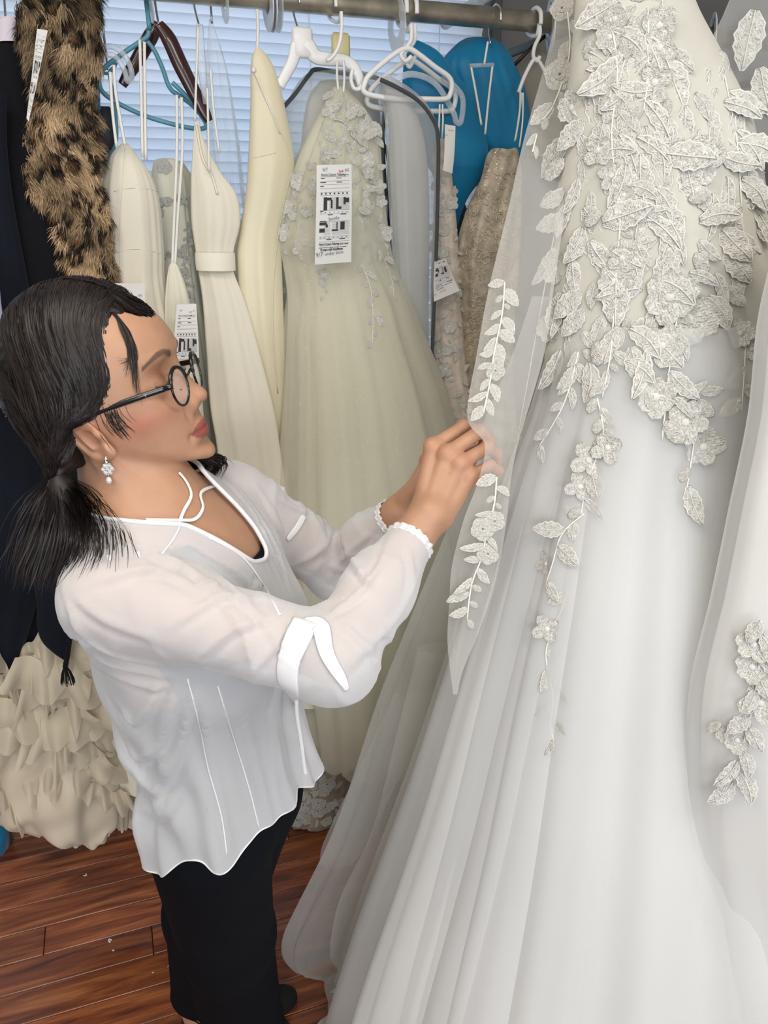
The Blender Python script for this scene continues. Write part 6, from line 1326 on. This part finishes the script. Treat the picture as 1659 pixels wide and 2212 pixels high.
for L in lines:
    if len(L) < 20: continue
    c = L.mean(0); Ls = smooth_line(L, 5, 3)
    if c[2] < .95: MB().tube(Ls, .0013, 6, True).build('hem_binding', m_trim, blouse)
    elif np.linalg.norm(c - WRN) < .09 or np.linalg.norm(c - WRF) < .09:
        nr = np.linalg.norm(c - WRN) < .09; wv = WRN if nr else WRF; el = ELN if nr else ELF; d = nrm(wv - el); Lr = smooth_line(L, 10, 3)
        B = []; n_ = len(Lr)
        for i in range(n_): B.append(Lr[i] + (Lr[i] - c) * .05 * math.sin(i * 1.9) + d * .001 * math.sin(i * 2.7))
        V_ = [b - d * .004 for b in B] + [b + d * .004 + (b - c) * .10 for b in B] + [b + d * .0065 + (b - c) * .02 for b in B]; F_ = [(i + r * n_, (i + 1) % n_ + r * n_, (i + 1) % n_ + (r + 1) * n_, i + (r + 1) * n_) for r in range(2) for i in range(n_)]
        MB().add(V_, F_).build('cuff_frill', m_trim, blouse); MB().tube([b - d * .003 + (b - c) * .03 for b in B], .0016, 6, True).build('cuff_band', m_trim, blouse)
    elif len(L) > 60: MB().tube(smooth_line(L, 8, 3), .0030, 6, True, ).build('neck_binding', m_trim, blouse)
BVB = BVHTree.FromPolygons([Vector(v_) for v_ in Vb], Tb.tolist())
BVT = BVHTree.FromPolygons([Vector(v_) for v_ in VV], QQ.tolist())
def cast(bv, px, py, lift=.0015, mx=3.0):
    r = nrm(ray(px, py)); h = bv.ray_cast(Vector(CO), Vector(r), mx)
    if h[0] is None: return None
    n_ = np.array(h[1]);
    if n_ @ r > 0: n_ = -n_
    return np.array(h[0]) + n_ * lift, n_
def strip_on(bv, pts, wd, lift, name, mat, parent, flat=.3, n=6, r=None):
    P = []; Nn = []
    for (x, y) in cr(np.array([(a, b, 0) for a, b in pts]), n)[:, :2]:
        h = cast(bv, x, y, lift)
        if h: P.append(h[0]); Nn.append(h[1])
    if len(P) < 3: return None
    P = np.array(P); P[1:-1] = (P[:-2] + P[1:-1] * 2 + P[2:]) / 4
    return MB().tube(P, wd if r is None else r, 8, flat=(np.array(Nn), flat)).build(name, mat, parent)
# seams, front placket, yoke seam, ties
for pts, w_ in (([(405, 1465), (430, 1560), (450, 1660), (478, 1760), (490, 1850)], .0010), ([(470, 1480), (500, 1580), (535, 1690), (560, 1790)], .0009),
                ([(388, 1138), (374, 1165), (350, 1196)], .0010), ([(450, 1160), (520, 1200), (568, 1262), (605, 1330)], .0016)):
    strip_on(BVB, pts, w_, .0008, 'seam', m_trim, blouse)
# crossed neck straps over the skin
for pts in ([(384, 1022), (400, 1042), (411, 1072), (395, 1105), (386, 1130)], [(315, 1124), (390, 1125), (420, 1122), (436, 1098), (430, 1072), (438, 1060), (462, 1052)]):
    strip_on(BVT, pts, .0021, .0026, 'neck_strap', m_trim, blouse, .2)
# loose front tie hanging in front
tp = [J(x, y, d) for x, y, d in ((585, 1290, .96), (630, 1380, .97), (640, 1480, .985), (641, 1540, 1.0), (650, 1600, 1.02), (657, 1655, 1.04), (660, 1672, 1.045))]
MB().tube(cr(tp, 6), .0026, 8, flat=(np.array([0, -1., .2]), .4)).build('hanging_tie', m_trim, blouse)
# sleeve roll-tabs: a band folded round the crook of each arm
def band(el, sh, wr, pxs, name, wd):
    P = []; Nn = []
    for (x, y) in cr(np.array([(a, b, 0) for a, b in pxs]), 6)[:, :2]:
        h = cast(BVB, x, y, .003)
        if h: P.append(h[0]); Nn.append(h[1])
    if len(P) > 4:
        P = np.array(P)
        for _ in range(3): P[1:-1] = (P[:-2] + P[1:-1] * 2 + P[2:]) / 4
        MB().tube(P, np.interp(np.linspace(0, 1, len(P)), [0, .3, .75, 1], wd), 10, flat=(np.array(Nn), .14)).build(name, m_trim, blouse)
band(ELN, SHN, WRN, [(662, 1345), (640, 1385), (625, 1430), (624, 1475), (640, 1512)], 'sleeve_tab', [.016, .014, .013, .008])
band(ELN, SHN, WRN, [(660, 1350), (692, 1352), (705, 1410), (735, 1462), (748, 1488)], 'sleeve_tab', [.008, .010, .006, .0025])
band(ELF, SHF, WRF, [(655, 1115), (640, 1140), (618, 1165)], 'sleeve_tab', [.004, .005, .005, .004])
for x, y in ((236, 1208), (298, 1200)):
    h = cast(BVB, x, y, .001)
    if h: MB().bbox(h[0], (.005, .003, .009), None, .001).build('thread_loop', m_trim, blouse)

# ---- trousers
m_tr = cloth('navy_black_suiting', (.0035, .0045, .007), .9, .0, .2, 900, .3, .12)
def trous(P):
    f = None
    th_ = np.arctan2(P[..., 1] - 1.08, P[..., 0] + .26)
    for i, sg in ((0, -1), (1, 1)):
        hip = PEL + FD * .022 + LD * .050 * sg - ZD * .04; kn = KNE[i]; an = ANK[i] + ZD * (-.04 if i == 0 else .02)
        c = sd_cone(P, hip, kn, .092, .084); c = smin(c, sd_cone(P, kn, an, .082, .080 if i == 0 else .054), .03); f = c if f is None else smin(f, c, .008)
    f = smin(f, sd_ell(P, PEL + FD * .015, (.090, .130, .12), TM), .04)
    f = f + .0012 * np.sin(P[..., 2] * 9 + P[..., 0] * 60) + .0006 * np.sin(P[..., 2] * 30 + P[..., 1] * 60)
    return f
Vp, Qp = extract(np.array([-.56, .80, .0]), np.array([.0, 1.32, .98]), .006, trous); Tp = np.concatenate([Qp[:, [0, 1, 2]], Qp[:, [0, 2, 3]]])
dn_, df_ = np.linalg.norm((Vp - ANK[0])[:, :2], axis=1), np.linalg.norm((Vp - ANK[1])[:, :2], axis=1)
gp = np.minimum(Vp[:, 2] - np.where(dn_ < df_, .014, .150 - .12 * (Vp[:, 0] - ANK[1][0])), .90 - Vp[:, 2])
Vp, Tp, ln = clip_tris(Vp, Tp, gp); trs = mesh_np('trousers', Vp, Tp, m_tr, woman, True)
for L in ln:
    if len(L) > 20 and L.mean(0)[2] < .3: MB().tube(smooth_line(L, 4, 3), .0016, 6, True).build('trouser_hem', m_tr, trs)
# ---- shoes
m_sh = plain('black_leather', (.008, .009, .010), .3, spec=.5, bumps=.15)
def shoe(toe, heel, name):
    d = nrm((toe - heel) * [1, 1, 0]); L = np.linalg.norm((toe - heel)[:2]); sd_ = np.cross(ZD, d); rows = [(0, .028, .030, .055), (.12, .031, .040, .058), (.3, .030, .042, .052), (.5, .034, .030, .036), (.7, .042, .022, .026), (.85, .040, .016, .020), (.95, .026, .012, .014), (1.0, .006, .008, .010)]
    V = []; n = 14
    for t, w_, h, _ in rows:
        c = np.array([heel[0], heel[1], 0]) + d * L * t; z0 = .032 * max(0, 1 - t / .55) ** 1.2 + .004
        for k in range(n):
            a = 2 * math.pi * k / n; V.append(c + sd_ * w_ * .95 * math.cos(a) + ZD * (z0 + h * (.5 + .5 * math.sin(a)) * (1.0)))
    F = [(i * n + k, i * n + (k + 1) % n, (i + 1) * n + (k + 1) % n, (i + 1) * n + k) for i in range(len(rows) - 1) for k in range(n)]; F += [tuple(range(n))[::-1], tuple(range(n * 7, n * 8))]
    up_ = MB().add(V, F).build(name, m_sh, woman); sub = up_.modifiers.new('sub', 'SUBSURF'); sub.levels = 1; sub.render_levels = 2
    hh = MB(); hc = np.array([heel[0], heel[1], 0]) + d * .02; hh.tube([hc + ZD * .002, hc + ZD * .040], [.012, .022], 12); hh.build('heel', m_sh, up_); return up_
s1 = shoe(np.array([FTOE[0][0], FTOE[0][1], 0]), np.array([ANK[0][0] - .045, ANK[0][1] - .015, 0]), 'shoe'); s2 = shoe(ANK[1] + np.array([.19, .01, 0]), ANK[1] - np.array([.04, 0, 0]), 'shoe')
st = MB(); st.tube([ANK[1] + .031 * (math.cos(a) * UD + math.sin(a) * ND) - ZD * .045 + ZD * .01 * math.cos(a) for a in np.linspace(0, 6.28, 24, endpoint=False)], .003, 6, True); st.build('heel_strap', m_sh, s2)
MB().sphere(onz(605, 2188, .055), .0016, 6, 4).build('metal_stud', m_silver, s1)
